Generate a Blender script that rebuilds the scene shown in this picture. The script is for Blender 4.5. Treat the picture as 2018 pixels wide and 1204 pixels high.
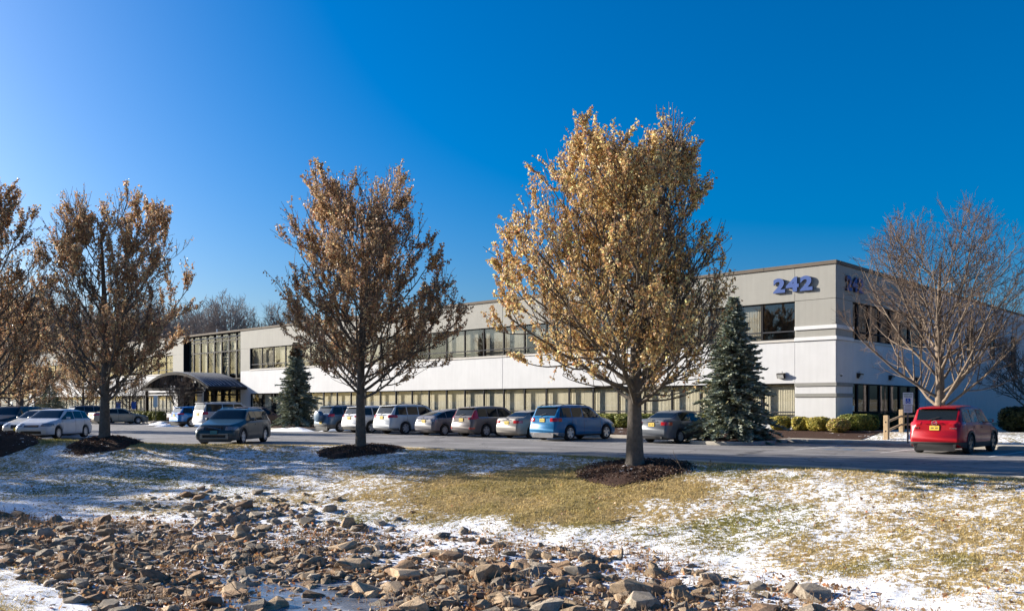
import bpy, bmesh, math, random
import numpy as np
from mathutils import Vector, Matrix

SC = bpy.context.scene
for _o in list(bpy.data.objects):
    bpy.data.objects.remove(_o, do_unlink=True)
COL = SC.collection
R = math.radians

# ------------------------------------------------------------------ camera
# World axes: x runs along the long facade (to the right), y points from the
# camera side towards the building, z = 0 is the asphalt of the car park.
YAW = 43.3
CAM_Z = 1.65
FPX = 1722.0
cam_d = bpy.data.cameras.new('camera')
cam = bpy.data.objects.new('camera', cam_d)
COL.objects.link(cam)
cam.location = (0, 0, CAM_Z)
cam.rotation_euler = (R(90), 0, R(YAW))
cam_d.sensor_width = 36
cam_d.lens = 36 * FPX / 2018
cam_d.shift_y = 198 / 2018
cam_d.clip_start = 0.1
cam_d.clip_end = 3000
SC.camera = cam

# ------------------------------------------------------------------ sky, sun
SUN_EL = 18.0
SUN_AZ = 20.0          # degrees that the sun stands off the plane of the long facade
SUN_DIR = Vector((-math.cos(R(SUN_AZ)) * math.cos(R(SUN_EL)), -math.sin(R(SUN_AZ)) * math.cos(R(SUN_EL)), math.sin(R(SUN_EL)))).normalized()
SUN_ROT = math.atan2(SUN_DIR.x, SUN_DIR.y)
world = bpy.data.worlds.new('World')
SC.world = world
world.use_nodes = True
_nt = world.node_tree
_nt.nodes.clear()
_out = _nt.nodes.new('ShaderNodeOutputWorld')
_bg = _nt.nodes.new('ShaderNodeBackground')
_sky = _nt.nodes.new('ShaderNodeTexSky')
_sky.sky_type = 'NISHITA'
_sky.sun_disc = False
_sky.sun_elevation = R(SUN_EL)
_sky.sun_rotation = SUN_ROT
_sky.altitude = 50
_sky.air_density = 1.0
_sky.dust_density = 2.5
_sky.ozone_density = 5.5
_hs = _nt.nodes.new('ShaderNodeHueSaturation')
_hs.inputs['Saturation'].default_value = 1.45
_hs.inputs['Value'].default_value = 1.0
_hs.inputs['Hue'].default_value = 0.503
_nt.links.new(_sky.outputs[0], _hs.inputs['Color'])
_nt.links.new(_hs.outputs[0], _bg.inputs['Color'])
_bg.inputs['Strength'].default_value = 0.066
_nt.links.new(_bg.outputs[0], _out.inputs['Surface'])

sun_d = bpy.data.lights.new('sun', 'SUN')
sun_d.energy = 5.0
sun_d.angle = R(0.5)
sun_d.color = (1.0, 0.925, 0.82)
sun = bpy.data.objects.new('sun', sun_d)
COL.objects.link(sun)
sun.rotation_euler = (-SUN_DIR).to_track_quat('-Z', 'Y').to_euler()

SC.view_settings.view_transform = 'Standard'
SC.view_settings.look = 'None'
SC.view_settings.exposure = 1.35
SC.view_settings.gamma = 1.0
SC.render.engine = 'CYCLES'
SC.cycles.max_bounces = 6
SC.cycles.transparent_max_bounces = 8
SC.cycles.use_denoising = True

# ------------------------------------------------------------------ helpers
_cy, _sy = math.cos(R(YAW)), math.sin(R(YAW))
def cam_uv(X, D):
    """camera right/forward metres -> world x, y"""
    return (_cy * X - _sy * D, _sy * X + _cy * D)
def ray_uv(px, y):
    """world point on the photo column px that lies on the line y = const"""
    r = (px - 1009) / FPX
    D = y / (_cy + _sy * r)
    return cam_uv(r * D, D)

def link(o, parent=None):
    COL.objects.link(o)
    if parent is not None:
        o.parent = parent
    return o
def tag(o, label=None, cat=None, group=None, kind=None):
    if label: o['label'] = label
    if cat: o['category'] = cat
    if group: o['group'] = group
    if kind: o['kind'] = kind
    return o
def empty(name, loc=(0, 0, 0), rz=0, label=None, cat=None, group=None):
    o = bpy.data.objects.new(name, None)
    o.empty_display_size = 0.3
    o.location = loc
    o.rotation_euler = (0, 0, rz)
    link(o)
    return tag(o, label, cat, group)
def mobj(name, me, parent=None, loc=None, rot=None, **kw):
    o = bpy.data.objects.new(name, me)
    link(o, parent)
    if loc is not None: o.location = loc
    if rot is not None: o.rotation_euler = rot
    return tag(o, **kw)
def copy_tree(o, parent=None):
    c = o.copy()
    COL.objects.link(c)
    c.parent = parent
    for ch in list(o.children):
        copy_tree(ch, c)
    return c

def fast_mesh(name, V, F, mat=None, smooth=False, attrs=None):
    """V (n,3); F (m,k) one face size, or list of such arrays"""
    V = np.asarray(V, np.float32)
    Fs = [np.asarray(f, np.int32) for f in (F if isinstance(F, list) else [F]) if len(f)]
    me = bpy.data.meshes.new(name)
    me.vertices.add(len(V))
    me.vertices.foreach_set('co', V.ravel())
    idx = np.concatenate([f.ravel() for f in Fs])
    sizes = np.concatenate([np.full(len(f), f.shape[1], np.int32) for f in Fs])
    starts = np.concatenate([[0], np.cumsum(sizes)[:-1]]).astype(np.int32)
    me.loops.add(len(idx))
    me.loops.foreach_set('vertex_index', idx)
    me.polygons.add(len(sizes))
    me.polygons.foreach_set('loop_start', starts)
    me.polygons.foreach_set('use_smooth', np.full(len(sizes), smooth, dtype=bool))
    me.update(calc_edges=True)
    for k, (typ, arr) in (attrs or {}).items():
        a = me.attributes.new(k, typ, 'POINT')
        a.data.foreach_set('color' if typ == 'FLOAT_COLOR' else 'value', np.asarray(arr, np.float32).ravel())
    if mat: me.materials.append(mat)
    return me

class MB:
    """collects simple solids for one mesh"""
    def __init__(s):
        s.v = []; s.f = []
    def add(s, vs, fs):
        n = len(s.v)
        s.v += [tuple(p) for p in vs]
        s.f += [tuple(i + n for i in f) for f in fs]
        return s
    def box(s, x0, x1, y0, y1, z0, z1):
        return s.add([(x0,y0,z0),(x1,y0,z0),(x1,y1,z0),(x0,y1,z0),(x0,y0,z1),(x1,y0,z1),(x1,y1,z1),(x0,y1,z1)],
                     [(3,2,1,0),(4,5,6,7),(0,1,5,4),(1,2,6,5),(2,3,7,6),(3,0,4,7)])
    def bbox(s, x0, x1, y0, y1, z0, z1, b=0.01):
        """box with chamfered edges"""
        bm = bmesh.new()
        bmesh.ops.create_cube(bm, size=1)
        for v in bm.verts:
            v.co = Vector((x0 + (v.co.x + .5) * (x1 - x0), y0 + (v.co.y + .5) * (y1 - y0), z0 + (v.co.z + .5) * (z1 - z0)))
        bmesh.ops.bevel(bm, geom=list(bm.edges), offset=b, segments=1, affect='EDGES')
        bm.verts.index_update()
        s.add([v.co for v in bm.verts], [[v.index for v in f.verts] for f in bm.faces])
        bm.free()
        return s
    def tube(s, pts, rad, n=8, cap=True):
        pts = [Vector(p) for p in pts]
        if not hasattr(rad, '__len__'): rad = [rad] * len(pts)
        vs = []; fs = []
        for i, p in enumerate(pts):
            d = (pts[min(i + 1, len(pts) - 1)] - pts[max(i - 1, 0)]).normalized()
            a = Vector((0, 0, 1)) if abs(d.z) < .9 else Vector((1, 0, 0))
            e1 = d.cross(a).normalized(); e2 = d.cross(e1)
            for k in range(n):
                t = 2 * math.pi * k / n
                vs.append(p + (e1 * math.cos(t) + e2 * math.sin(t)) * rad[i])
        for i in range(len(pts) - 1):
            for k in range(n):
                a0 = i * n + k; a1 = i * n + (k + 1) % n
                fs.append((a0, a1, a1 + n, a0 + n))
        if cap:
            fs.append(tuple(range(n - 1, -1, -1)))
            fs.append(tuple((len(pts) - 1) * n + k for k in range(n)))
        return s.add(vs, fs)
    def prism(s, poly, y0, y1, axis='y'):
        """poly of (a, z) extruded along an axis"""
        n = len(poly)
        if axis == 'y':
            vs = [(a, y0, z) for a, z in poly] + [(a, y1, z) for a, z in poly]
        elif axis == 'x':
            vs = [(y0, a, z) for a, z in poly] + [(y1, a, z) for a, z in poly]
        else:
            vs = [(a, z, y0) for a, z in poly] + [(a, z, y1) for a, z in poly]
        fs = [tuple(range(n)), tuple(range(2 * n - 1, n - 1, -1))]
        fs += [(i, i + n, (i + 1) % n + n, (i + 1) % n) for i in range(n)]
        return s.add(vs, fs)
    def lathe(s, prof, n=24, c=(0, 0, 0), axis='y'):
        """prof of (radius, offset along axis)"""
        vs = []; m = len(prof)
        for k in range(n):
            t = 2 * math.pi * k / n
            for r, h in prof:
                if axis == 'y': vs.append((c[0] + r * math.cos(t), c[1] + h, c[2] + r * math.sin(t)))
                else: vs.append((c[0] + r * math.cos(t), c[1] + r * math.sin(t), c[2] + h))
        fs = []
        for k in range(n):
            for i in range(m - 1):
                fs.append((k * m + i, k * m + i + 1, ((k + 1) % n) * m + i + 1, ((k + 1) % n) * m + i))
        return s.add(vs, fs)
    def mesh(s, name, mat, smooth=False, fix=True):
        me = bpy.data.meshes.new(name)
        me.from_pydata(s.v, [], s.f)
        if fix:
            bm = bmesh.new(); bm.from_mesh(me)
            bmesh.ops.recalc_face_normals(bm, faces=bm.faces)
            bm.to_mesh(me); bm.free()
        if smooth:
            me.polygons.foreach_set('use_smooth', [True] * len(me.polygons))
            me.set_sharp_from_angle(angle=R(40))
        me.update()
        me.materials.append(mat)
        return me
    def build(s, name, mat, parent=None, smooth=False, loc=None, rot=None, **kw):
        return mobj(name, s.mesh(name, mat, smooth), parent, loc, rot, **kw)

# ------------------------------------------------------------------ noise
def _hash(ix, iy, seed):
    h = (ix.astype(np.int64) * 374761393 + iy.astype(np.int64) * 668265263 + seed * 974634721) & 0x7fffffff
    h = ((h ^ (h >> 13)) * 1274126177) & 0x7fffffff
    return ((h ^ (h >> 16)) & 0xffff) / 65535.0
def vnoise(x, y, seed=0):
    x = np.asarray(x, np.float64); y = np.asarray(y, np.float64)
    ix = np.floor(x); iy = np.floor(y); fx = x - ix; fy = y - iy
    fx = fx * fx * (3 - 2 * fx); fy = fy * fy * (3 - 2 * fy)
    a = _hash(ix, iy, seed); b = _hash(ix + 1, iy, seed); c = _hash(ix, iy + 1, seed); d = _hash(ix + 1, iy + 1, seed)
    return (a * (1 - fx) + b * fx) * (1 - fy) + (c * (1 - fx) + d * fx) * fy
def fbm(x, y, seed=0, oct=4, gain=.5):
    s = 0; a = 1; t = 0
    ca, sa = math.cos(.6), math.sin(.6)
    for o in range(oct):
        s = s + a * vnoise(x, y, seed + o * 17); t += a; a *= gain
        x, y = (ca * x - sa * y) * 2.03 + 5.2, (sa * x + ca * y) * 2.03 + 1.3
    return s / t
def sstep(a, b, x):
    t = np.clip((np.asarray(x, float) - a) / (b - a), 0, 1)
    return t * t * (3 - 2 * t)

# ------------------------------------------------------------------ materials
def newmat(name):
    m = bpy.data.materials.new(name)
    m.use_nodes = True
    nt = m.node_tree
    return m, nt, nt.nodes['Principled BSDF']
def nd(nt, typ, **kw):
    n = nt.nodes.new(typ)
    for k, v in kw.items():
        if k.startswith('i_'):
            n.inputs[k[2:].replace('_', ' ')].default_value = v
        else:
            setattr(n, k, v)
    return n
def rgba(c):
    return (c[0], c[1], c[2], 1)
def noise_node(nt, scale, detail=4, rough=.6, coord='Object', dist=0):
    tc = nt.nodes.get('TC') or nd(nt, 'ShaderNodeTexCoord', name='TC')
    n = nd(nt, 'ShaderNodeTexNoise')
    n.inputs['Scale'].default_value = scale
    n.inputs['Detail'].default_value = detail
    n.inputs['Roughness'].default_value = rough
    n.inputs['Distortion'].default_value = dist
    nt.links.new(tc.outputs[coord], n.inputs['Vector'])
    return n
def ramp(nt, src, stops):
    r = nd(nt, 'ShaderNodeValToRGB')
    el = r.color_ramp.elements
    while len(el) < len(stops): el.new(.5)
    for e, (p, c) in zip(el, stops):
        e.position = p
        e.color = rgba(c) if hasattr(c, '__len__') else (c, c, c, 1)
    nt.links.new(src, r.inputs[0])
    return r
def mixc(nt, fac, a, b, typ='MIX'):
    m = nd(nt, 'ShaderNodeMix', data_type='RGBA', blend_type=typ)
    for sock, v in ((m.inputs[0], fac), (m.inputs[6], a), (m.inputs[7], b)):
        if hasattr(v, 'default_value') or hasattr(v, 'is_output'):
            nt.links.new(v, sock)
        elif hasattr(v, '__len__'):
            sock.default_value = rgba(v)
        else:
            sock.default_value = v
    return m.outputs[2]
def bump(nt, p, h, strength=.3, dist=.02):
    b = nd(nt, 'ShaderNodeBump')
    b.inputs['Strength'].default_value = strength
    b.inputs['Distance'].default_value = dist
    nt.links.new(h, b.inputs['Height'])
    nt.links.new(b.outputs[0], p.inputs['Normal'])
def pm(name, col, rough=.6, metal=0, var=.18, scale=3, bmp=0, bscale=40, bdist=.01, coat=0, spec=.5):
    """plain procedural material: two noise scales vary the colour a little"""
    m, nt, p = newmat(name)
    p.inputs['Roughness'].default_value = rough
    p.inputs['Metallic'].default_value = metal
    p.inputs['Coat Weight'].default_value = coat
    p.inputs['Coat Roughness'].default_value = .04
    p.inputs['Specular IOR Level'].default_value = spec
    if var:
        n = noise_node(nt, scale, 6, .65)
        a = [max(0, c * (1 - var)) for c in col]; b = [min(1, c * (1 + var)) for c in col]
        r = ramp(nt, n.outputs[0], [(.3, a), (.7, b)])
        nt.links.new(r.outputs[0], p.inputs['Base Color'])
    else:
        p.inputs['Base Color'].default_value = rgba(col)
    if bmp:
        n2 = noise_node(nt, bscale, 5, .6)
        bump(nt, p, n2.outputs[0], bmp, bdist)
    return m
def attr_mat(name, rough=.7, transl=0, spec=.3, attr='Col', var=.25, scale=20):
    """colour comes from the vertex attribute of the pieces (leaf by leaf)"""
    m, nt, p = newmat(name)
    a = nd(nt, 'ShaderNodeAttribute', attribute_name=attr)
    n = noise_node(nt, scale, 3)
    r = ramp(nt, n.outputs[0], [(.25, 1 - var), (.75, 1 + var)])
    c = mixc(nt, 1.0, a.outputs['Color'], r.outputs[0], 'MULTIPLY')
    nt.links.new(c, p.inputs['Base Color'])
    p.inputs['Roughness'].default_value = rough
    p.inputs['Specular IOR Level'].default_value = spec
    if transl:
        t = nd(nt, 'ShaderNodeBsdfTranslucent')
        nt.links.new(c, t.inputs[0])
        mx = nd(nt, 'ShaderNodeMixShader')
        mx.inputs[0].default_value = transl
        nt.links.new(p.outputs[0], mx.inputs[1]); nt.links.new(t.outputs[0], mx.inputs[2])
        nt.links.new(mx.outputs[0], nt.nodes['Material Output'].inputs[0])
    return m
def glass_mat(name, tint=(.90, .92, .92), refl=.045, rough=.01):
    m, nt, p = newmat(name)
    nt.nodes.remove(p)
    t = nd(nt, 'ShaderNodeBsdfTransparent'); t.inputs[0].default_value = rgba(tint)
    g = nd(nt, 'ShaderNodeBsdfGlossy'); g.inputs['Roughness'].default_value = rough
    g.inputs['Color'].default_value = (.9, .95, 1, 1)
    n = noise_node(nt, .7, 2)
    b = nd(nt, 'ShaderNodeBump'); b.inputs['Strength'].default_value = .05; b.inputs['Distance'].default_value = .03
    nt.links.new(n.outputs[0], b.inputs['Height']); nt.links.new(b.outputs[0], g.inputs['Normal'])
    mx = nd(nt, 'ShaderNodeMixShader'); mx.inputs[0].default_value = refl
    nt.links.new(t.outputs[0], mx.inputs[1]); nt.links.new(g.outputs[0], mx.inputs[2])
    nt.links.new(mx.outputs[0], nt.nodes['Material Output'].inputs[0])
    return m

def streak_mat(name, col, amt=.07):
    """stucco: fine grain, cloudy tone and faint rain streaks"""
    m = pm(name, col, .85, var=.05, scale=.8, bmp=.25, bscale=60)
    nt = m.node_tree; p = nt.nodes['Principled BSDF']
    src = p.inputs['Base Color'].links[0].from_socket
    mp = nd(nt, 'ShaderNodeMapping'); mp.inputs['Scale'].default_value = (3.0, 3.0, .22)
    nt.links.new(nt.nodes['TC'].outputs['Object'], mp.inputs[0])
    n = nd(nt, 'ShaderNodeTexNoise'); n.inputs['Scale'].default_value = 1.6; n.inputs['Detail'].default_value = 5
    nt.links.new(mp.outputs[0], n.inputs['Vector'])
    r = ramp(nt, n.outputs[0], [(.35, 1 - amt), (.6, 1.0)])
    nt.links.new(mixc(nt, 1.0, src, r.outputs[0], 'MULTIPLY'), p.inputs['Base Color'])
    return m
M = {}
M['stucco_grey'] = streak_mat('stucco_grey', (.305, .295, .262), .06)
M['stucco_white'] = streak_mat('stucco_white', (.55, .55, .55), .045)
M['trim_white'] = pm('trim_white', (.60, .60, .595), .7, var=.04)
M['trim_grey'] = pm('trim_grey', (.225, .22, .20), .8, var=.06)
M['coping'] = pm('coping_metal', (.15, .125, .10), .8, 0, var=.1, scale=1.5, spec=.1)
M['sill'] = pm('sill_stone', (.50, .47, .42), .8, var=.1)
M['frame'] = pm('frame_bronze', (.016, .016, .018), .7, 0, var=.2, spec=.12)
M['frame_mid'] = pm('frame_grey', (.04, .042, .048), .7, 0, var=.2, spec=.12)
M['blind'] = pm('blind_fabric', (.68, .565, .40), .8, var=.06, scale=2)
M['shade_cloth'] = pm('shade_cloth', (.56, .49, .34), .85, var=.05, scale=2)
M['shade_dark'] = pm('shade_cloth_dark', (.075, .085, .085), .85, var=.08, scale=2)
M['glass'] = glass_mat('window_glass')
M['glass_mid'] = glass_mat('window_glass_upper', (.78, .80, .81), .075)
M['glass_dark'] = glass_mat('window_glass_dark', (.42, .43, .44), .13)
M['interior'] = pm('interior_paint', (.06, .055, .05), .9)  # near-black tone stands in for the unlit rooms behind the glass
M['siding'] = pm('siding_metal', (.50, .52, .54), .5, .25, var=.08, scale=1.2)
M['roof'] = pm('roof_membrane', (.3, .3, .3), .9)
M['canopy_roof'] = pm('canopy_metal', (.085, .095, .12), .85, 0, var=.15, scale=2, spec=.1)
M['steel_dark'] = pm('steel_dark', (.024, .022, .021), .8, 0, var=.2, spec=.1)
M['letter_blue'] = pm('letter_blue', (.014, .060, .24), .6, var=.06)
M['letter_side'] = pm('letter_side_dark', (.02, .022, .06), .5, var=.1)
M['lamp_housing'] = pm('lamp_housing', (.04, .035, .03), .5, .3)
M['lamp_lens'] = pm('lamp_lens', (.6, .6, .58), .2, var=.1)
M['white_plastic'] = pm('white_plastic', (.75, .75, .75), .4, var=.05)
M['concrete'] = pm('concrete', (.42, .37, .30), .9, var=.15, scale=1.5, bmp=.3, bscale=50)
M['kerb'] = pm('kerb_concrete', (.36, .33, .28), .9, var=.2, scale=2, bmp=.3, bscale=40)
M['bark'] = pm('bark_grey', (.105, .088, .070), .95, var=.35, scale=9, bmp=.8, bscale=22, bdist=.03)
M['bark_warm'] = pm('bark_warm', (.175, .132, .095), .95, var=.35, scale=8, bmp=.7, bscale=25, bdist=.03)
M['bark_twig'] = pm('bark_twig', (.10, .075, .060), .95, var=.3, scale=6)
M['bark_pale_twig'] = pm('bark_pale_twig', (.125, .084, .06), .95, var=.3, scale=6)
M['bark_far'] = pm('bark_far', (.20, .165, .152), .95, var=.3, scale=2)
M['leaf'] = attr_mat('leaf_autumn', .5, .30, .4)
M['needle'] = attr_mat('needle_blue', .6, .1, .3, var=.3)
M['shrub'] = attr_mat('leaf_boxwood', .6, .15, .3)
M['tyre'] = pm('tyre_rubber', (.012, .012, .013), .85, var=.2)
M['rim'] = pm('rim_alloy', (.62, .62, .63), .35, .45, var=.08)
M['rim_dark'] = pm('rim_alloy_dark', (.10, .10, .105), .35, .8, var=.1)
M['plastic'] = pm('black_plastic', (.018, .018, .019), .6, var=.2)
M['grey_plastic'] = pm('grey_plastic', (.09, .09, .088), .6, var=.15)
M['chrome'] = pm('chrome', (.75, .75, .76), .12, 1, var=.05)
M['lamp_red'] = pm('lamp_red', (.42, .012, .012), .12, var=.15, scale=12, coat=1)
M['lamp_clear'] = pm('lamp_clear', (.24, .25, .26), .12, .2, var=.5, scale=14, coat=1)
M['lamp_amber'] = pm('lamp_amber', (.6, .22, .02), .15, var=.1, coat=1)
M['plate_yellow'] = pm('plate_yellow', (.72, .50, .06), .5, var=.1, scale=10)
M['plate_green'] = pm('plate_green', (.05, .20, .22), .5, var=.1, scale=10)
M['plate_ink'] = pm('plate_ink', (.03, .03, .05), .6, var=.1)
M['car_glass'] = pm('car_glass', (.010, .013, .014), .04, 0, var=.1, spec=.4)
M['wood_post'] = pm('post_wood', (.42, .30, .17), .85, var=.25, scale=6, bmp=.4, bscale=30)
M['sign_white'] = pm('sign_white', (.72, .76, .70), .45, var=.06, scale=5)
M['sign_green'] = pm('sign_green', (.02, .16, .07), .5, var=.05)
M['sign_blue'] = pm('sign_blue', (.01, .10, .42), .5, var=.05)
M['steel_post'] = pm('steel_post', (.09, .085, .075), .5, .5, var=.15)
M['paint_white'] = pm('road_paint', (.62, .62, .58), .8, var=.3, scale=5)
M['paint_blue'] = pm('road_paint_blue', (.10, .17, .26), .8, var=.5, scale=6)
def paint(name, col, metal=.12, rough=.35, var=.08):
    m = pm('paint_' + name, col, rough, metal, var=var, scale=2.5, coat=.30, spec=.35)
    return m
# ================================================================== TERRAIN
def f_edge(u):   # kerb line of the car park on the basin side
    return np.interp(u, [-150, -60, -46, -38, -34, -31.5, -29, -24, 60], [12.5, 13.2, 14, 16, 17, 19, 21.6, 22.0, 22.3])
def f_toe(u):
    return np.interp(u, [-60, -30, -24, -20, -15.6, -10, -5, 0, 10], [6.3, 7.0, 8.6, 10.8, 13.1, 14.3, 12.4, 10, 8])
def f_floor(u):
    return np.interp(u, [-70, -30, -8, -2, 6, 20], [-1.2, -1.35, -1.35, -1.2, -.75, -.35])
def f_near(u):
    return np.interp(u, [-60, -12, -5, 5], [5.6, 5.4, 4.6, 3.0])
def ground_z(u, v):
    u = np.asarray(u, float); v = np.asarray(v, float)
    e = f_edge(u); t = f_toe(u); fl = f_floor(u); n = f_near(u)
    fl = fl + (fbm(u * .5, v * .5, 3, 3) - .5) * .16
    fl = fl - .16 * np.exp(-(((u + 11.6) / 2.6) ** 2 + ((v - 8.0) / 1.7) ** 2))
    s = np.clip((v - t) / (e - t), 0, 1)
    far = fl + (.05 - fl) * (.45 * s + .55 * s * s * (3 - 2 * s))
    berm = np.interp(u, [-60, -46, -38, -31, -27], [.40, .38, .30, .18, 0])
    far = far + berm * np.exp(-((v - (e - 1.9)) / 1.3) ** 2)
    near = fl + (0 - fl) * sstep(0, 1, (n - v) / 5.6)
    z = np.where(v < n, near, far)
    z = z + (fbm(u * .9, v * .9, 8, 3) - .5) * .10 * np.clip((e - v) / 2, 0, 1)
    bed = .125 + .29 * sstep(38.8, 42.0, v)
    z = np.where(v > e + .02, -.10, z)
    z = np.where(v > 36.92, bed, z)
    # rising wooded land far behind the building
    far_d = np.hypot(u + 40, v - 40)
    z = z + np.where((v > 60) | (u < -135), np.clip((far_d - 110) / 200, 0, 1) * 4, 0)
    return z
def gz(u, v):
    return float(ground_z(np.array([u]), np.array([v]))[0])

def snow_density(u, v):
    e = f_edge(u); t = f_toe(u); n = f_near(u)
    d = np.full_like(u, .465)
    d = d + .04 * sstep(-17.5, -21, u)
    d = d + .10 * sstep(-8, -4, u) * 0
    # white strip at the foot of the far bank
    d = d + .30 * np.exp(-((v - t - .7) / .8) ** 2)
    # floor of the basin
    fl = sstep(.4, -.4, v - t)
    d = d * (1 - fl) + fl * np.interp(v, [5, 6.5, 9, 11, 13], [.50, .30, .30, .52, .70])
    # worn brown lawn between the two mulch rings
    q = ((u + 15.6) * .93 + (v - 17.6) * .36) / 4.1
    w = (-(u + 15.6) * .36 + (v - 17.6) * .93) / 2.7
    d = d * (1 - .96 * sstep(1.25, .75, np.hypot(q, w) + (fbm(u * .8, v * .8, 31, 3) - .5) * .7))
    # bare strip along the kerb and on the sunny crest at the left
    d = d * sstep(.0, .9, e - v + (fbm(u, v, 12, 2) - .5) * .5)
    d = d * (1 - .85 * sstep(-29, -32, u) * sstep(2.9, 1.9, e - v))
    # near bank
    nb = sstep(-.1, .3, n - v)
    d = d * (1 - nb) + nb * np.interp(n - v, [0, .9, 1.5, 4], [.85, .80, .42, .30])
    # lawn to the right of the building
    d = np.where(v > 36.7, .5, d)
    d = np.where((v > 60) | (u < -100), .25, d)
    return np.clip(d, 0, 1)
def snow_mask(u, v):
    d = snow_density(u, v)
    nz = .60 * fbm(u * 2.4, v * 2.4, 41, 3) + .40 * fbm(u * .6, v * .6, 77, 2)
    nz = (nz - .5) * .9 + .5
    return np.clip(.5 + (d - nz) * 1.25 - np.where(d < .12, .5, 0), -.8, 1.6)
def green_amount(u, v):
    g = fbm(u * .45, v * .45, 91, 3)
    g = sstep(.50, .70, g) * (1 - .6 * sstep(5.5, 3.0, np.hypot(u + 15.6, (v - 17.6) * 1.4)))
    return np.clip(g * np.where(v < f_toe(u) + .6, .15, 1) * .9 + .4 * sstep(-30, -34, u) * sstep(3, 1, f_edge(u) - v), 0, 1)

def axis(segs):
    out = [segs[0][0]]
    for a, b, st in segs:
        n = max(1, int(round((b - a) / st)))
        out += list(a + (b - a) * (np.arange(1, n + 1) / n))
    return np.array(out)
gu = axis([(-900, -300, 60), (-300, -120, 12), (-120, -60, 2), (-60, -28, .16), (-28, -2, .065), (-2, 8, .3), (8, 60, 3), (60, 900, 70)])
gv = axis([(-300, -20, 35), (-20, 2, 1), (2, 16.5, .065), (16.5, 22.6, .075), (22.6, 36, 2), (36, 36.88, .44), (36.88, 36.96, .04), (36.96, 44, .44), (44, 120, 4), (120, 400, 20), (400, 1500, 100)])
GU, GV = np.meshgrid(gu, gv, indexing='ij')
uu = GU.ravel(); vv = GV.ravel()
zz = ground_z(uu, vv)
sm = snow_mask(uu, vv)
gr = green_amount(uu, vv)
vis = (uu > -60) & (uu < 8) & (vv > 2) & (vv < 22.6) & (vv < f_edge(uu))
bedm = sstep(.5, -.3, vv - f_toe(uu)) * sstep(-.3, .2, vv - f_near(uu)) * vis
zz = zz + np.where(vis, np.clip(sm, 0, 1) * .02 + (fbm(uu * 6, vv * 6, 5, 3) - .5) * .05, 0)
nu, nv = len(gu), len(gv)
ii, jj = np.meshgrid(np.arange(nu - 1), np.arange(nv - 1), indexing='ij')
a = (ii * nv + jj).ravel()
F = np.stack([a, a + nv, a + nv + 1, a + 1], 1)

def ground_mat():
    m, nt, p = newmat('ground_snowy_grass')
    at = lambda k: nd(nt, 'ShaderNodeAttribute', attribute_name=k).outputs['Fac']
    snow, green, bed = at('snow'), at('green'), at('bed')
    n1 = noise_node(nt, 14, 5, .7); n2 = noise_node(nt, 55, 4, .7); n3 = noise_node(nt, 1.7, 4); n5 = noise_node(nt, 7.5, 7, .78)
    straw = ramp(nt, n1.outputs[0], [(.28, (.16, .105, .042)), (.55, (.36, .26, .11)), (.78, (.50, .38, .18))])
    grn = ramp(nt, n1.outputs[0], [(.3, (.09, .085, .022)), (.7, (.24, .215, .06))])
    g = mixc(nt, green, straw.outputs[0], grn.outputs[0])
    lit = ramp(nt, n2.outputs[0], [(.3, .6), (.7, 1.3)])  # fine random tone variation of the grass
    g = mixc(nt, 1.0, g, lit.outputs[0], 'MULTIPLY')
    soil = ramp(nt, n1.outputs[0], [(.3, (.075, .048, .028)), (.6, (.20, .13, .075)), (.8, (.32, .22, .13))])
    g = mixc(nt, bed, g, soil.outputs[0])
    # ragged edge of the snow
    s1 = nd(nt, 'ShaderNodeMath', operation='MULTIPLY_ADD')
    nt.links.new(n5.outputs[0], s1.inputs[0]); s1.inputs[1].default_value = 1.25
    s0 = nd(nt, 'ShaderNodeMath', operation='MULTIPLY'); nt.links.new(snow, s0.inputs[0]); s0.inputs[1].default_value = .25
    nt.links.new(s0.outputs[0], s1.inputs[2])
    s2 = ramp(nt, s1.outputs[0], [(.725, 0), (.775, 1)])
    snowc = ramp(nt, n3.outputs[0], [(.3, (.78, .79, .81)), (.7, (.86, .86, .87))])
    c = mixc(nt, s2.outputs[0], g, snowc.outputs[0])
    nt.links.new(c, p.inputs['Base Color'])
    p.inputs['Roughness'].default_value = .85
    p.inputs['Specular IOR Level'].default_value = .2
    bump(nt, p, n2.outputs[0], .7, .03)
    return m
M['ground'] = ground_mat()
ground_me = fast_mesh('ground', np.stack([uu, vv, zz], 1), F, M['ground'], True,
                      {'snow': ('FLOAT', sm), 'green': ('FLOAT', gr), 'bed': ('FLOAT', bedm)})
mobj('ground', ground_me, kind='structure')

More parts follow.
